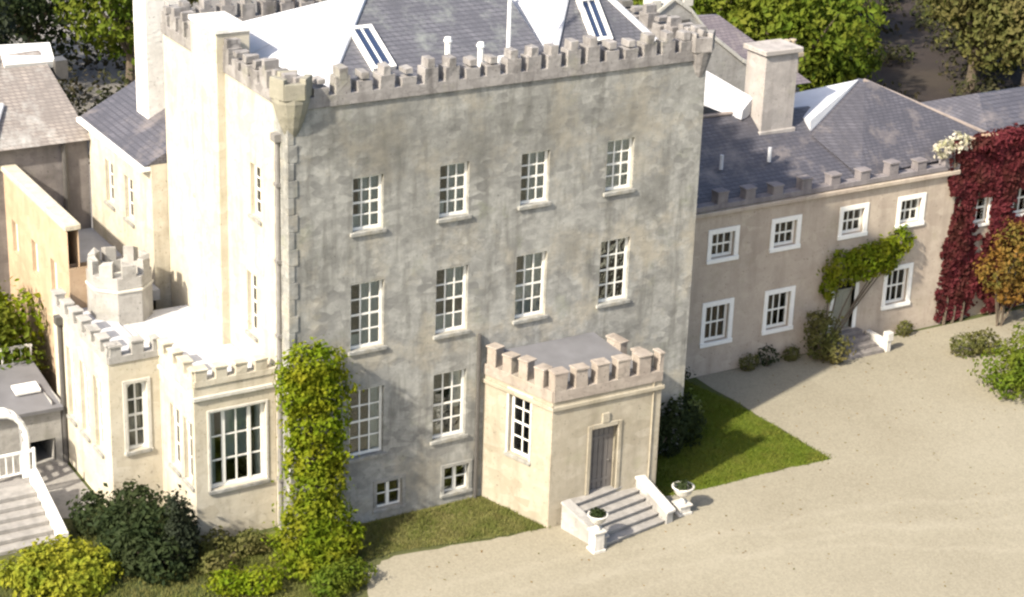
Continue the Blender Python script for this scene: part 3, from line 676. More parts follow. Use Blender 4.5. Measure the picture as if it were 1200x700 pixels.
x_ = MB(); x_.box(27.09, 28.15, WY+.22, WY+.23, 2.52, 2.93); x_.build('pane', M['glass'], wdo)
x_ = MB(); x_.box(26.88, 27.07, WY-.04, WY+.2, .75, 3.14); x_.box(28.17, 28.36, WY-.04, WY+.2, .75, 3.14); x_.box(27.072, 28.168, WY-.038, WY+.2, 2.95, 3.14); x_.build('door_frame', M['white'], wing, .01)
x_ = MB(); battlement(x_, (WX0, WY), (WX1, WY), 7.14, .22, .42, .5, .95, .35, False, .08, .12, .4)
x_.build('parapet', M['wing_parapet'], wing, .015)
x_ = MB(); obox(x_, (WX0, WY), Vector((1, 0, 0)), Vector((0, 1, 0)), 0, WX1-WX0, -.16, .0, 6.92, 7.1); x_.build('string_course', M['wing'], wing, .02)
rf = MB()
rf.hexa([(WX0, 5.55, 7.2), (WX1, 5.55, 7.2), (WX1, 12.6, 7.2), (WX0, 12.6, 7.2)], [(WX0, 9.0, 9.75), (30, 9.0, 9.35), (30, 9.2, 9.35), (WX0, 9.2, 9.75)])
rf.build('roof', M['slate'], wing)
rf = MB()   # taller hipped end towards the creeper-clad house
rf.hexa([(27.2, 7.7, 8.6), (28.2, 5.6, 7.32), (36.6, 5.75, 7.55), (36.8, 12.6, 7.5), (28.2, 12.6, 7.4), (27.3, 11.5, 8.4)], [(30.5, 8.9, 10.25), (30.6, 8.7, 10.25), (30.9, 8.7, 10.28), (31.0, 9.0, 10.28), (30.8, 9.4, 10.25), (30.6, 9.3, 10.25)])
o = rf.build('roof', M['slate'], wing); o['label'] = 'taller hipped slate roof at the far end'
x_ = MB(); x_.tube([(30.7, 8.9, 10.3), (36.6, 5.8, 7.62)], .09, 8); x_.build('ridge_tile', M['ridge'], wing)
x_ = MB(); x_.tube([(WX0, 9.1, 9.8), (25, 9.1, 9.58)], .08, 8); x_.build('ridge_tile', M['ridge'], wing)
x_ = MB(); x_.hexa([(27.3, 8.0, 8.7), (30.4, 9.0, 9.9), (27.3, 11.6, 8.6)], [(27.35, 8.1, 9.15), (30.45, 8.95, 10.35), (27.35, 11.6, 9.1)]); x_.build('sunlit_hip', M['lead_and_lit_slate'], wing)  # left hip paler than its roof: sunlight painted into the colour
def chimney_stack(parent, x0, x1, y0, y1, z0, z1, mat, pots=3, capm='chimney'):
    c = MB(); c.box(x0, x1, y0, y1, z0, z1); c.box(x0-.1, x1+.1, y0-.1, y1+.1, z0, z0+.35); o = c.build('chimney', mat, parent, .02)
    c = MB(); c.box(x0-.14, x1+.14, y0-.14, y1+.14, z1, z1+.22); c.build('chimney_cap', M[capm], o, .03)
    for i in range(pots):
        p = MB(); xx = x0+(x1-x0)*(i+.5)/pots; p.lathe([(.17, 0), (.14, .1), (.13, .42), (.16, .46), (.16, .5), (.1, .5)], (xx, (y0+y1)/2, z1+.22), 12); p.build('chimney_pot', M['ochre'], o, 0, True)
    return o
chimney_stack(wing, 24.85, 26.5, 8.2, 9.5, 8.6, 12.15, M['chimney'], 0)
for i, x in enumerate((19.6, 22.0, 24.4)):
    x_ = MB(); x_.tube([(x, 6.9, 8.1), (x, 6.9, 8.7)], .08, 8); x_.build('vent_pipe', M['lead_and_lit_slate'], wing)

# range with a gable behind the wing, joined to the back of the tower
gab = thing('gabled_range', 'grey stone gabled house with two small dark openings rising behind the tower, near the chimney', 'house', (22, 12, 0))
g = MB(); gy = 11.6
prof = [(17.0, 0), (28.6, 0), (28.6, 9.6), (26.2, 10.9), (24.3, 12.3), (23.4, 13.3), (22.5, 13.9), (21.4, 13.2), (19.8, 12.2), (17.0, 10.8)]
g.hexa([(x, gy, z) for x, z in prof], [(x, gy+.5, z) for x, z in prof]); g.build('wall', M['grey_stone'], gab)
g = MB()
top = prof[2:]
for i in range(len(top)-1):
    (xa, za), (xb, zb) = top[i], top[i+1]
    g.hexa([(xa, gy-.08, za), (xb, gy-.08, zb), (xb, gy+.6, zb), (xa, gy+.6, za)], [(xa, gy-.08, za+.2), (xb, gy-.08, zb+.2), (xb, gy+.6, zb+.2), (xa, gy+.6, za+.2)])
for x, z in ((22.45, 14.0), (21.6, 13.5), (23.2, 13.6), (20.3, 12.7)): g.box(x-.25, x+.25, gy-.06, gy+.55, z, z+.5)
g.build('coping', M['surround'], gab, .02)
for x, z in ((22.15, 12.75), (23.15, 12.5), (22.8, 11.75)):
    g = MB(); g.box(x-.2, x+.2, gy-.03, gy+.1, z, z+.55); g.build('window', M['pipe'], gab)
g = MB(); g.hexa([(17, gy+.5, 9.4), (30.5, gy+.5, 9.4), (30.5, 19, 9.4), (17, 19, 9.4)], [(20.5, 15.2, 12.4), (27.5, 15.2, 12.0), (27.5, 15.4, 12.0), (20.5, 15.4, 12.4)]); g.build('roof', M['slate_left'], gab)
g = MB(); g.hexa([(22.6, 11.3, 10.0), (24.2, 8.7, 9.4), (24.9, 9.0, 9.4), (24.0, 11.5, 10.2)], [(22.65, 11.3, 10.45), (24.25, 8.7, 9.8), (24.9, 8.95, 10.2), (24.0, 11.5, 10.95)]); g.build('sunlit_roof_strip', M['lead_and_lit_slate'], gab)  # left-facing strip of roof, its sunlit brightness put into a pale colour
chimney_stack(gab, 29.3, 30.6, 13.2, 13.9, 8.5, 10.3, M['ochre'], 4, 'ochre')

# creeper-clad house at the far right
ch = thing('creeper_house', 'house at the right edge largely hidden under dark red creeper', 'house', (38, 8, 0))
hw = MB(); hy = 5.35
hs = [dict(w=1.0, h=1.35, cols=2, rows=2, fr=.09, surround=(.14, 'white'), sill=False, curtain=((.5, .95, .05, .95),))]
wall_windows(ch, hw, (33.3, hy), (46, hy), -.2, 7.7, [(1.55, 4.35, hs[0]), (4.0, 4.45, hs[0]), (6.6, 4.45, hs[0]), (4.4, 1.2, hs[0])], .3)
wall(hw, (33.3, 12.6), (33.3, hy), 6.9, 7.7); wall(hw, (46, hy), (46, 12.6), -.2, 7.7)
hw.poly([(33.6, hy+.3, 3.6), (45.7, hy+.3, 3.6), (45.7, 12, 3.6), (33.6, 12, 3.6)])
hw.build('wall', M['wing'], ch)
x_ = MB(); battlement(x_, (33.3, hy), (46, hy), 7.7, .2, .4, .7, .6, .3, False, .05, .05, .1); x_.build('parapet', M['salmon'], ch, .015)
rf = MB(); rf.hexa([(35.5, hy+.4, 7.6), (46, hy+.4, 7.6), (46, 12.4, 7.6), (35.5, 12.4, 7.6)], [(37.5, 9, 8.9), (46, 9, 8.9), (46, 9.1, 8.9), (37.5, 9.1, 8.9)]); rf.build('roof', M['slate'], ch)
vt = thing('red_creeper', 'dark red autumn creeper covering the house at the right edge', 'creeper', (35, 5.2, 0))
rb = MB(); rnd = random.Random(4)
def creep(mb, x0, x1, z0, z1, n, y, ok, size, rnd):
    for _ in range(n):
        x, z = rnd.uniform(x0, x1), rnd.uniform(z0, z1)
        if not ok(x, z): continue
        bulge = .22*mnoise.noise(Vector((x*1.2, z*1.2, 3)))+.12
        c = Vector((x, y-max(.03, bulge)-rnd.random()*.16, z)); nrm = Vector((rnd.gauss(0, .5), -1, rnd.gauss(.3, .5))).normalized()
        a = nrm.cross(Vector((rnd.gauss(0, 1), rnd.gauss(0, 1), rnd.gauss(0, 1)))).normalized(); e = nrm.cross(a); s = size*rnd.uniform(.6, 1.3)
        mb.poly([c-a*s*.5, c+e*s*.38, c+a*s*.55, c-e*s*.38])
def okred(x, z):
    for wx, wz in ((34.85, 4.35), (37.3, 4.45), (39.9, 4.45)):
        if abs(x-wx) < .55 and wz-.05 < z < wz+1.3: return False
    nn = mnoise.noise(Vector((x*.9, z*.9, 8)))*.9+mnoise.noise(Vector((x*2.5, z*2.5, 1)))*.5
    if z > 5.6-nn*.9: return x > 32.7-nn*.6
    if x < 35.0+nn: return x > 32.75-nn*.4+max(0, (z-3.5))*.22
    return nn > -.42
creep(rb, 32.3, 42, .2, 8.35, 22000, hy, okred, .24, rnd)
crown(rb, [(34.5, 5.4, 8.0, 1.2, .5, .35), (36.5, 5.4, 8.15, 1.6, .5, .35), (39, 5.4, 8.1, 2, .5, .35)], 2200, .24, seed=5)
rb.build('foliage', M['leaf_red'], vt)
st = MB()
for x in (33.3, 33.8, 34.3, 36.0): st.tube([(x, 5.1, 0), (x+.2, 5.2, 2), (x-.1, 5.22, 4), (x+.3, 5.2, 6)], [.08, .06, .05, .03], 6)
st.build('stem', M['trunk'], vt)
shrub('flowering_plant', 'pale flowering clump on the wall top where the wing meets the red creeper', 'plant', (32.8, 5.2, 7.3), [(32.2, 5.15, 8.15, .45, .3, .4), (33.0, 5.2, 8.3, .5, .35, .4), (33.6, 5.3, 8.1, .35, .3, .3)], 420, .2, 'leaf_white', seed=8)
shrub('orange_shrub', 'tall orange and green autumn shrub in front of the creeper-clad house', 'shrub', (35.4, 4.0, 0), [(35.0, 4.0, 2.6, .9, .8, .9), (36.2, 4.1, 3.6, 1.2, .9, 1.1), (35.6, 3.8, 1.7, .8, .7, .7), (37.2, 3.8, 2.4, 1.1, .9, 1.2)], 3400, .17, 'leaf_orange', gap=.3, seed=9, stems=6)
shrub('low_bush', 'low grey-green bush at the gravel edge below the creeper', 'bush', (32.4, 2.0, 0), [(31.9, 2.1, .45, .75, .6, .5), (32.7, 1.9, .5, .7, .6, .55)], 1300, .13, 'leaf_olive', seed=10)
shrub('green_bush', 'bright green bush cut by the right edge of the photo, on the gravel', 'bush', (31.2, -1.6, 0), [(31.0, -1.2, .9, 1.2, 1.1, 1.0), (31.9, -2.0, 1.2, 1.3, 1.1, 1.2), (30.5, -2.2, .55, .8, .7, .6), (32.6, -.7, 1.2, 1.1, 1.0, 1.2)], 4200, .15, 'leaf_mid', seed=12, stems=6)

# wing door: climber, bush, doorstep and planter
shrub('climbing_shrub', 'green climber arching over the wing door between two upper windows', 'climber', (26.4, 4.9, 0), [(27.1, 4.85, 3.75, .95, .45, .75), (28.3, 4.8, 3.85, 1.0, .5, .8), (29.3, 4.9, 3.95, .85, .4, .75), (30.2, 5.0, 4.4, .65, .28, .6), (26.5, 4.9, 3.0, .35, .3, .7), (29.7, 5.0, 3.5, .45, .25, .45)], 4600, .15, 'leaf_fresh', seed=13, stems=6)
shrub('rounded_bush', 'rounded olive bush standing left of the wing door', 'bush', (25.9, 4.3, 0), [(25.9, 4.3, 1.1, .75, .65, 1.1), (26.3, 3.9, .6, .7, .6, .65), (25.6, 4.4, 1.7, .5, .45, .6)], 1900, .14, 'leaf_olive', seed=14)
stp = thing('doorstep', 'dark stone steps leading up to the wing door', 'steps', (27.6, 4.5, 0))
x_ = MB()
for k in range(4): x_.box(26.75-.12*(3-k), 28.5+.12*(3-k), 5.18-.34*(4-k)-.02, 5.18, k*.18, (k+1)*.18)
x_.build('stair', M['dark_stone'], stp, .015)
x_ = MB(); x_.box(28.95, 29.2, 3.75, 5.18, 0, .5); x_.box(28.9, 29.25, 3.7, 4.0, .5, .9); x_.build('side_wall', M['urn_stone'], stp, .03)
for i, (x, y, r_, m_) in enumerate(((22.6, 4.85, .38, 'leaf_olive'), (23.6, 4.9, .45, 'leaf_dark'), (24.8, 4.85, .35, 'leaf_olive'), (30.9, 4.9, .35, 'leaf_olive'))):
    shrub('small_shrub', ['small olive shrub under the left lower wing windows', 'small dark shrub under the second lower wing window', 'small olive shrub between the wing windows and the rounded bush', 'small olive shrub under the last lower wing window'][i], 'shrub', (x, y, 0), [(x, y, r_*.9, r_*1.2, r_*.8, r_)], 420, .1, m_, seed=20+i)

# dark planting between porch and wing
shrub('dark_shrub', 'tall dark shrub against the tower wall right of the porch', 'shrub', (13.6, -.7, 0), [(13.3, -.6, 1.5, .55, .45, 1.5), (14.2, -.45, 1.1, .55, .38, 1.1), (13.4, -.45, 2.6, .5, .35, .9), (15.2, -.45, 1.2, .5, .38, 1.2)], 5200, .15, 'leaf_dark', seed=30)
shrub('dark_hedge', 'low dark hedge along the right side of the tower', 'hedge', (16.6, 1.8, 0), [(16.3, .3, 1.0, .5, .8, 1.0), (16.4, 1.9, .9, .6, 1.0, .9), (16.8, 3.6, .8, .9, .9, .8), (18.4, 4.7, .5, 1.0, .4, .5)], 5200, .15, 'leaf_dark', seed=31)

# ------------------------------------------------------------------ left: bay, block with turret, ranges behind
bay = thing('battlemented_bay', 'cream bay with flat pale roof and wide window, against the left side of the tower', 'house', (-1.5, 4, 0))
BX, BY0, BY1, BZ = -2.9, 1.15, 9.0, 5.75
bw_ = MB()
wide = dict(w=2.0, h=2.85, cols=4, rows=3, fr=.12, bar=.06, mull=(.27, .73), surround=(.08, 'surround'), curtain=((.27, .73, .3, .97), (.03, .14, .05, .97), (.86, .97, .05, .97)))
wall_windows(bay, bw_, (BX, BY0), (-.02, BY0), -.3, BZ, [(1.52, 1.9, wide)], .3)
goth = dict(w=.8, h=2.3, cols=2, rows=3, arch=True, fr=.1, bar=.06, surround=None)
wall_windows(bay, bw_, (BX, 4.27), (BX, BY0), -.3, BZ, [(4.27-1.75, 2.05, goth), (4.27-2.95, 2.05, goth)], .3)
wall(bw_, (BX, BY1), (BX, 4.27), -.3, 5.35)
bw_.poly([(BX+.3, BY0+.3, .8), (-.05, BY0+.3, .8), (-.05, BY1, .8), (BX+.3, BY1, .8)])
bw_.build('wall', M['cream'], bay)
x_ = MB(); x_.box(BX+.05, -.02, BY0+.05, BY1, 5.05, 5.3); x_.build('roof', M['lead_and_lit_slate'], bay)
x_ = MB(); battlement(x_, (BX, BY0), (-.02, BY0), BZ-.02, .22, .36, .42, .28, .3, False, .05, .03, .05); battlement(x_, (BX, 4.3), (BX, BY0), BZ-.02, .22, .36, .5, .4, .3, False, .046, .03, .1); x_.build('parapet', M['cream'], bay, .012)
x_ = MB(); obox(x_, (BX, BY0), Vector((1, 0, 0)), Vector((0, 1, 0)), -.05, 2.86, -.1, 0, 5.25, 5.4); obox(x_, (BX, 4.2), Vector((0, -1, 0)), Vector((1, 0, 0)), 0, 4.2-BY0+.05, -.098, 0, 5.252, 5.402); x_.build('string_course', M['surround'], bay, .02)

blk = thing('turreted_block', 'cream stone block with pointed windows and a battlemented corner turret, left of the bay', 'house', (-3.8, 7, 0))
KX, KY0, KY1, KZ = -4.68, 4.25, 10.0, 5.7
kb = MB()
tall = dict(w=.72, h=2.5, cols=2, rows=4, arch=True, fr=.1, bar=.06, surround=(.13, 'surround'))
wall_windows(blk, kb, (KX, KY0), (BX-.003, KY0), -.3, KZ, [(.95, 2.35, tall)], .3)
tall2 = dict(w=.75, h=2.7, cols=2, rows=4, arch=True, fr=.1, bar=.06, surround=None)
wall_windows(blk, kb, (KX, KY1), (KX, KY0), -.3, KZ, [(KY1-5.5, 2.0, tall2), (KY1-6.9, 2.0, tall2), (KY1-8.3, 2.0, tall2)], .3)
kb.poly([(KX+.3, KY0+.3, .9), (BX, KY0+.3, .9), (BX, KY1, .9), (KX+.3, KY1, .9)])
kb.build('wall', M['cream'], blk)
x_ = MB(); x_.box(KX+.06, BX-.006, KY0+.06, KY1, 5.1, 5.42); x_.build('roof', M['lead_and_lit_slate'], blk)
x_ = MB(); battlement(x_, (KX, KY0), (BX, KY0), KZ-.02, .25, .4, .42, .34, .3, False, .05, .04, .05); battlement(x_, (KX, KY1), (KX, KY0), KZ-.02, .25, .4, .5, .42, .3, False, .046, .04, .1); x_.build('parapet', M['grey_stone'], blk, .012)
ox, oy, orr = -2.45, 9.2, 1.15
ow = MB()
def ring(r, z): return [(ox+r*math.cos(math.pi/8+k*math.pi/4), oy+r*math.sin(math.pi/8+k*math.pi/4), z) for k in range(8)]
for k in range(8):
    a, b_ = k, (k+1) % 8; o_, i_ = ring(orr, 0), ring(orr-.28, 0)
    qd = lambda z: [(*o_[a][:2], z), (*o_[b_][:2], z), (*i_[b_][:2], z), (*i_[a][:2], z)]
    ow.hexa(qd(4.6), qd(7.05))
    m1 = [tuple(Vector(o_[a]).lerp(Vector(o_[b_]), f)) for f in (.2, .8)]+[tuple(Vector(i_[a]).lerp(Vector(i_[b_]), f)) for f in (.8, .2)]
    ow.hexa([(p[0], p[1], 7.04) for p in m1], [(p[0], p[1], 7.55+random.uniform(-.08, .1)) for p in m1])
tw = ow.build('turret', M['grey_stone'], blk, .012)
x_ = MB(); x_.hexa(ring(orr-.29, 6.1), ring(orr-.29, 6.3)); x_.build('turret_roof', M['dark_stone'], tw)
x_ = MB(); x_.hexa(ring(orr+.05, 6.5), ring(orr+.05, 6.6)); x_.build('string_course', M['surround'], tw, .02)
dp = MB(); dp.tube([(KX-.1, 9.0, -.2), (KX-.1, 9.0, 5.6)], .09, 8); dp.box(KX-.25, KX, 8.85, 9.15, 5.4, 5.7); dp.build('downpipe', M['pipe'], blk)

# walled yard range running back from the block
yr = thing('yard_range', 'salmon rendered boundary range with pale coping running back behind the turreted block', 'wall', (-4, 14, 0))
x_ = MB(); wall_windows(yr, x_, (-4.0, 18.4), (-4.0, 10.02), -.3, 8.4, [(2.0, 5.4, dict(w=.7, h=1.3, cols=2, rows=2, sill=False)), (4.4, 5.4, dict(w=.7, h=1.3, cols=2, rows=2, sill=False)), (6.6, 5.4, dict(w=.7, h=1.3, cols=2, rows=2, sill=False))], .4)
wall(x_, (-4, 10.02), (-1.2, 10.02), 5, 7.0, [], .4)
x_.build('wall', M['salmon'], yr)
x_ = MB(); x_.box(-4.1, -3.5, 9.98, 18.4, 8.402, 8.62); x_.build('coping', M['cream'], yr, .03)
x_ = MB(); x_.box(-3.58, -.62, 10.1, 17.45, 5.2, 5.6); x_.build('roof', M['lead'], yr)

# rear house with the pale roof
rh = thing('rear_house', 'grey house with broad pale slate roof and white rooflight at the left edge', 'house', (-4, 20, 0))
x_ = MB(); wall(x_, (-12, 17.5), (-.62, 17.5), -.2, 9.35); wall(x_, (-12, 25), (-12, 17.5), -.2, 9.35); wall(x_, (-.62, 17.5), (-.62, 25), -.2, 9.35); x_.build('wall', M['dark_stone'], rh)
x_ = MB(); x_.hexa([(-12.3, 17.15, 9.3), (-.55, 17.15, 9.3), (-.55, 25, 9.3), (-12.3, 25, 9.3)], [(-9.5, 20.8, 12.0), (-1.3, 20.8, 12.0), (-1.3, 21.2, 12.0), (-9.5, 21.2, 12.0)]); x_.build('roof', M['slate_pale'], rh)
x_ = MB(); x_.slab([(-2.9, 20.2, 11.75), (-.9, 20.2, 11.7), (-.7, 21.4, 12.15), (-2.8, 21.4, 12.25)], .3); x_.build('rooflight', M['white'], rh)
x_ = MB(); x_.box(-.95, -.45, 20.0, 20.7, 11.0, 11.75); x_.build('vent', M['pipe'], rh)
dp = MB(); dp.tube([(-1.62, 17.38, 5.5), (-1.62, 17.38, 9.2)], .1, 8); dp.build('downpipe', M['pipe'], rh)
x_ = MB(); x_.tube([(-5.5, 17.1, 9.45), (-3.2, 20.6, 12.0)], .13, 8); x_.tube([(-4.6, 17.1, 9.45), (-3.5, 18.8, 10.6)], .1, 8); x_.build('roof_flashing', M['lead_and_lit_slate'], rh)

# left wing behind the stair turret
lw = thing('rear_wing', 'bright cream wing with purple-grey slate roof adjoining the back left of the tower', 'house', (2, 14, 0))
x_ = MB(); sw = dict(w=.85, h=1.7, cols=2, rows=3)
wall_windows(lw, x_, (-.6, 17.4), (-.6, 10.62), -.2, 10.2, [(4.3, 7.3, sw), (2.2, 7.3, sw)], .3)
wall(x_, (-.6, 10.62), (-.0, 10.62), -.2, 10.2); wall(x_, (7, 17.4), (-.6, 17.4), -.2, 10.2); x_.build('wall', M['cream'], lw)
x_ = MB(); x_.hexa([(-.85, 10.66, 10.15), (7, 10.66, 10.15), (7, 17.6, 10.15), (-.85, 17.6, 10.15)], [(2.9, 10.66, 12.1), (3.1, 10.66, 12.1), (3.1, 17.6, 12.1), (2.9, 17.6, 12.1)]); x_.build('roof', M['slate'], lw)
x_ = MB(); x_.box(-1.0, -.6, 10.66, 17.6, 9.95, 10.14); x_.build('gutter', M['white'], lw, .02)
ct = thing('chimney_tower', 'tall narrow whitewashed chimney tower rising behind the left side of the tower roof', 'chimney', (1.2, 14.5, 0))
x_ = MB(); x_.box(.55, 2.0, 13.9, 15.1, 6, 16.0); x_.build('shaft', M['white_stone'], ct, .03)
x_ = MB(); x_.box(.4, 2.15, 13.75, 15.25, 16.0, 16.25); x_.build('chimney_cap', M['surround'], ct, .03)

# terrace corner, bottom left
ob = thing('stone_outbuilding', 'low grey stone outbuilding with a lead roof and dark opening at the left edge', 'shed', (-6, 10.5, 0))
x_ = MB(); wall(x_, (-9.5, 9), (-4.9, 9), -.1, 2.25, [(3.3, 4.35, .15, 1.05)], .3); wall(x_, (-4.9, 9), (-4.9, 12.2), -.1, 2.5); wall(x_, (-9.5, 12.2), (-9.5, 9), -.1, 2.5); x_.build('wall', M['grey_stone'], ob)
x_ = MB(); x_.slab([(-9.7, 8.8, 2.35), (-4.85, 8.8, 2.3), (-4.85, 12.3, 2.75), (-9.7, 12.3, 2.8)], .14); x_.build('roof', M['lead_dull'], ob)
x_ = MB(); x_.box(-9.6, -4.75, 12.3, 12.5, 0, 2.6); x_.build('back_wall', M['grey_stone'], ob, .02)
rl = MB(); rl.box(-9.6, -4.8, 12.36, 12.44, 3.25, 3.35)
for k in range(14): rl.box(-9.5+k*.355, -9.44+k*.355, 12.37, 12.43, 2.6, 3.25)
rl.build('railing', M['white'], ob)
x_ = MB(); x_.slab([(-6.2, 9.9, 2.62), (-5.3, 9.9, 2.62), (-5.3, 10.5, 2.7), (-6.2, 10.5, 2.7)], .1); x_.build('rooflight', M['white'], ob)
ga = thing('garden_arch', 'white rounded garden arch at the left edge above the terrace steps', 'arch', (-7.5, 7.8, 0))
for k, y in enumerate((7.55, 8.05)):
    x_ = MB(); pth = [(-6.6, y, 0), (-6.6, y, 2.0)]+[(-7.5+.9*math.cos(a*math.pi/10), y, 2.0+1.0*math.sin(a*math.pi/10)) for a in range(1, 10)]+[(-8.4, y, 2.0), (-8.4, y, 0)]
    x_.tube(pth, .1, 8); x_.build('hoop', M['white'], ga)
for a in range(0, 11):
    x_ = MB(); cx, cz = -7.5+.9*math.cos(a*math.pi/10), 2.0+1.0*math.sin(a*math.pi/10); x_.box(cx-.09, cx+.09, 7.5, 8.1, cz-.04, cz+.05); x_.build('slat', M['white'], ga)
for s in (-6.6, -8.4):
    for z in (.4, .8, 1.2, 1.6):
        x_ = MB(); x_.box(s-.05, s+.05, 7.5, 8.1, z-.05, z+.05); x_.build('side_rail', M['white'], ga)
ts = thing('terrace_steps', 'grey stone terrace steps with a pale sloping side wall in the lower left corner', 'steps', (-8, 4.8, 0))
x_ = MB()
for k in range(6): x_.box(-10.5, -7.0, 3.3+k*.42, 6.2, k*.16 if k else 0, (k+1)*.16)
x_.build('stair', M['step'], ts, .015)
x_ = MB(); x_.hexa([(-6.98, 3.0, 0), (-6.7, 3.0, 0), (-6.7, 6.2, 0), (-6.98, 6.2, 0)], [(-6.98, 3.0, .5), (-6.7, 3.0, .5), (-6.7, 6.2, 1.45), (-6.98, 6.2, 1.45)]); o = x_.build('side_wall', M['white_stone'], ts, .02)
x_ = MB(); x_.box(-10.5, -6.6, 6.2, 6.6, 0, .97); x_.build('landing', M['paving'], ts, .02)

tr_ = thing('terrace_railing', 'white painted railing along the top of the terrace steps at the left edge', 'railing', (-8, 6.7, .97))
x_ = MB(); x_.box(-10.5, -6.62, 6.62, 6.70, 1.86, 1.95); x_.box(-10.5, -6.62, 6.63, 6.69, 1.1, 1.16); x_.build('rail', M['white'], tr_, .01)
x_ = MB()
for k in range(16): x_.box(-10.4+k*.25, -10.36+k*.25, 6.64, 6.68, 1.16, 1.86)
x_.build('baluster', M['white'], tr_)
for xx in (-10.5, -8.5, -6.7): x_ = MB(); x_.box(xx, xx+.1, 6.61, 6.71, .97, 2.0); x_.build('post', M['white'], tr_, .01)

# ------------------------------------------------------------------ planting, left and front
shrub('climbing_tree', 'tall yellow-green climber growing up the front left corner of the tower', 'climber', (.5, -.9, 0),
      [(.35, -.8, 6.6, 1.15, .6, .85), (.75, -.75, 5.7, 1.05, .6, .8), (.0, -.8, 5.8, .8, .55, .8), (.55, -.75, 4.5, 1.15, .6, .95), (.5, -.8, 3.4, 1.15, .6, .9), (.95, -.7, 2.7, .6, .4, .5)], 9500, .15, 'leaf_lime', seed=40, stems=6)
shrub('broad_shrub', 'broad green shrub below the tall climber at the tower corner', 'shrub', (.0, -1.9, 0),
      [(.35, -1.3, 2.4, .95, .65, .9), (.2, -1.6, 1.5, 1.15, .8, 1.0), (-.3, -1.9, .9, 1.2, .85, .9), (.6, -2.0, .8, 1.0, .8, .8), (-.2, -2.5, .5, 1.1, .8, .55)], 9500, .14, 'leaf_fresh', seed=41, stems=6)
shrub('round_bush', 'low rounded green bush at the bottom of the photo beside the gravel', 'bush', (.5, -3.5, 0), [(.4, -3.5, .4, .8, .7, .5), (-.4, -3.9, .5, .7, .6, .55)], 1700, .13, 'leaf_mid', seed=42)
shrub('dark_evergreen', 'dark evergreen shrub below the pointed windows of the turreted block', 'shrub', (-4.3, 1.6, 0),
      [(-4.5, 2.6, .9, .8, .9, 1.1), (-5.2, 1.8, .8, .9, .9, 1.0), (-4.4, .9, 1.0, .9, .8, 1.1), (-5.6, 3.6, .6, .8, .8, .8), (-5.3, .3, .7, .9, .7, .9), (-4.7, -.5, .6, .9, .7, .8)], 7500, .17, 'leaf_dark', seed=43, stems=6)
shrub('dark_conifer', 'slim dark conifer beside the corner of the bay', 'shrub', (-4.0, -.2, 0), [(-4.0, -.1, .9, .6, .6, 1.0), (-4.0, -.1, 1.9, .4, .4, .9), (-3.6, .6, .8, .5, .5, .8)], 2600, .15, 'leaf_conifer', seed=44)
shrub('brown_shrub', 'small brownish-green shrub at the base of the bay window wall', 'shrub', (-2.6, -.3, 0), [(-2.7, .1, .45, .7, .5, .45), (-1.6, -.2, .4, .7, .5, .4), (-3.1, -1.0, .4, .6, .5, .4)], 1800, .13, 'leaf_olive', seed=45)
shrub('yellow_bush', 'bright yellow-green bush filling the lower left corner', 'bush', (-7.6, 1.4, 0), [(-7.6, 1.2, .6, 1.1, .9, .6), (-6.8, .5, .5, .95, .8, .5), (-8.6, .9, .6, 1.1, .9, .6), (-7.7, -.1, .4, 1.3, .8, .45)], 5200, .17, 'leaf_yellow', seed=46, stems=6)
shrub('lawn_bush', 'small bright green bush along the bottom edge left of the broad shrub', 'bush', (-2.2, -2.9, 0), [(-2.3, -2.7, .4, .8, .6, .45), (-3.2, -2.3, .4, .7, .6, .4)], 1500, .13, 'leaf_lime', seed=47)

tree('leafy yellow-green tree beside the salmon range at the left edge', (-6.3, 14.6, 0), 6.0, 2.2, 'leaf_lime', 50, 4200, .24, 'garden_tree', .1, .9, 'garden trees at the left edge')
tree('darker green tree in front of the salmon range, nearer the outbuilding', (-5.6, 12.9, 0), 4.9, 1.3, 'leaf_mid', 51, 2600, .22, 'garden_tree', .1, .9, 'garden trees at the left edge')
tree('small green tree behind the outbuilding roof', (-8.2, 14.0, 0), 4.6, 1.6, 'leaf_mid', 52, 2600, .22, 'garden_tree', .1, .9, 'garden trees at the left edge')

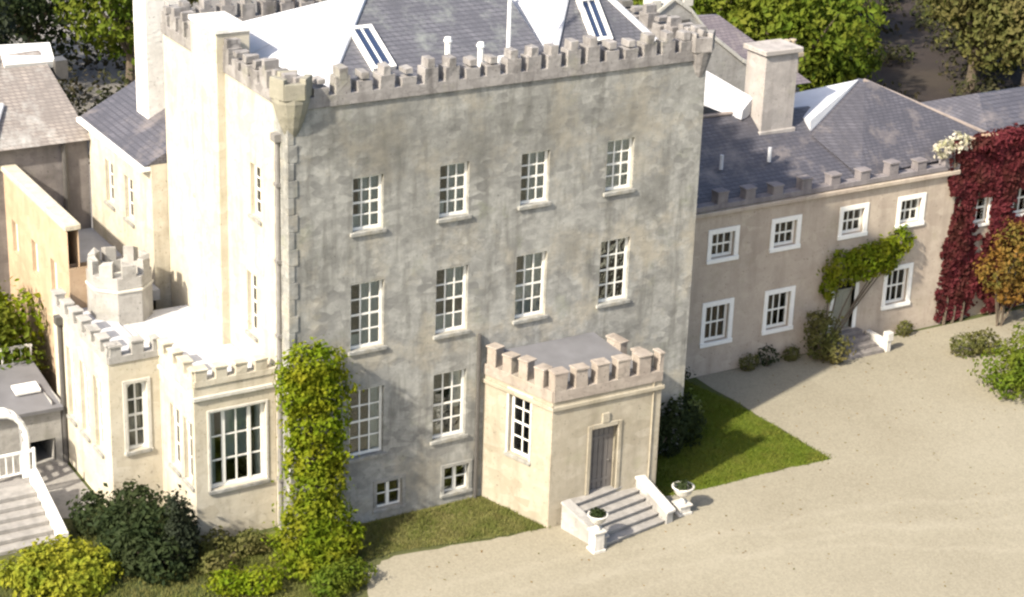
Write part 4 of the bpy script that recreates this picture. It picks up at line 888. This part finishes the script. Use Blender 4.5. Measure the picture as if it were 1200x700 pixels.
# trees behind
tl = [(13.5, 52, 9, 4.2, 'leaf_mid', 'sunlit green tree left of the whitewashed chimney tower'),
      (9.0, 56, 9, 3.8, 'leaf_dark', 'dark tree left of the sunlit tree behind the rear house'),
      (19.5, 62, 8, 4.0, 'leaf_olive', 'olive green tree farthest behind the chimney tower')]
for i, (x, y, h, r_, m_, l_) in enumerate(tl): tree(l_, (x, y, 0), h, r_, m_, 60+i, 4200, .36)
cf = [(3.0, 45, 13, 3.4, 'leaf_conifer', 'broad black-green conifer in the top left corner'), (-2.0, 44, 12, 3.2, 'leaf_conifer', 'black-green conifer cut by the left edge'),
      (6.5, 62, 12, 3.2, 'leaf_conifer', 'slim dark conifer behind the top left trees')]
for i, (x, y, h, r_, m_, l_) in enumerate(cf): conifer(l_, (x, y, 0), h, r_, m_, 70+i, 3600, .36)
trs = [(40.3, 27, 10.5, 4.2, 'leaf_mid', 'large green tree directly behind the wing chimney'),
       (44.5, 28, 9.5, 3.4, 'leaf_mid', 'green tree right of the large one behind the chimney'),
       (37.5, 32, 12, 4.4, 'leaf_mid', 'green tree beyond the gabled range'),
       (45, 35, 11.5, 4.8, 'leaf_olive', 'olive tree in the second row behind the wing chimney'),
       (48.5, 37, 11, 4.0, 'leaf_mid', 'green tree in the second row above the hipped roof'),
       (40, 44, 13, 5.2, 'leaf_dark', 'dark tree in the back row above the gabled range'),
       (50, 46, 13, 5.4, 'leaf_mid', 'tall green tree in the back row'),
       (58, 46, 10, 4.5, 'leaf_dark', 'dark tree in the back row over the woodland gap'),
       (60.5, 33.5, 9.0, 4.2, 'leaf_olive', 'olive green tree at the top edge left of the top right corner'),
       (61.0, 29.5, 8.5, 4.0, 'leaf_olive', 'broad olive tree in the top right corner, nearest the creeper house'),
       (66, 38, 11, 5.0, 'leaf_mid', 'green tree behind the top right corner trees')]
for i, (x, y, h, r_, m_, l_) in enumerate(trs): tree(l_, (x, y, 0), h, r_, m_, 80+i, 6500, .34)
ug = MB(); rnd = random.Random(9)
for k in range(170):
    x, y = rnd.uniform(40, 84), rnd.uniform(13, 66)
    crown(ug, [(x, y, rnd.uniform(.2, .7), rnd.uniform(.8, 2.0), rnd.uniform(.8, 2.0), rnd.uniform(.4, 1.1))], 150, .32, seed=200+k)
for k in range(60):
    x, y = rnd.uniform(-3, 19), rnd.uniform(38, 62)
    crown(ug, [(x, y, rnd.uniform(.4, 1.2), rnd.uniform(1, 2.2), rnd.uniform(1, 2), rnd.uniform(.7, 1.8))], 170, .32, seed=400+k)
o = tag(ug.build('undergrowth', M['leaf_under']), 'dark brownish undergrowth on the woodland floor below the background trees', 'undergrowth'); o['kind'] = 'stuff'
for k in list(_winlib.values()):
    if 'used' in k: del k['used']
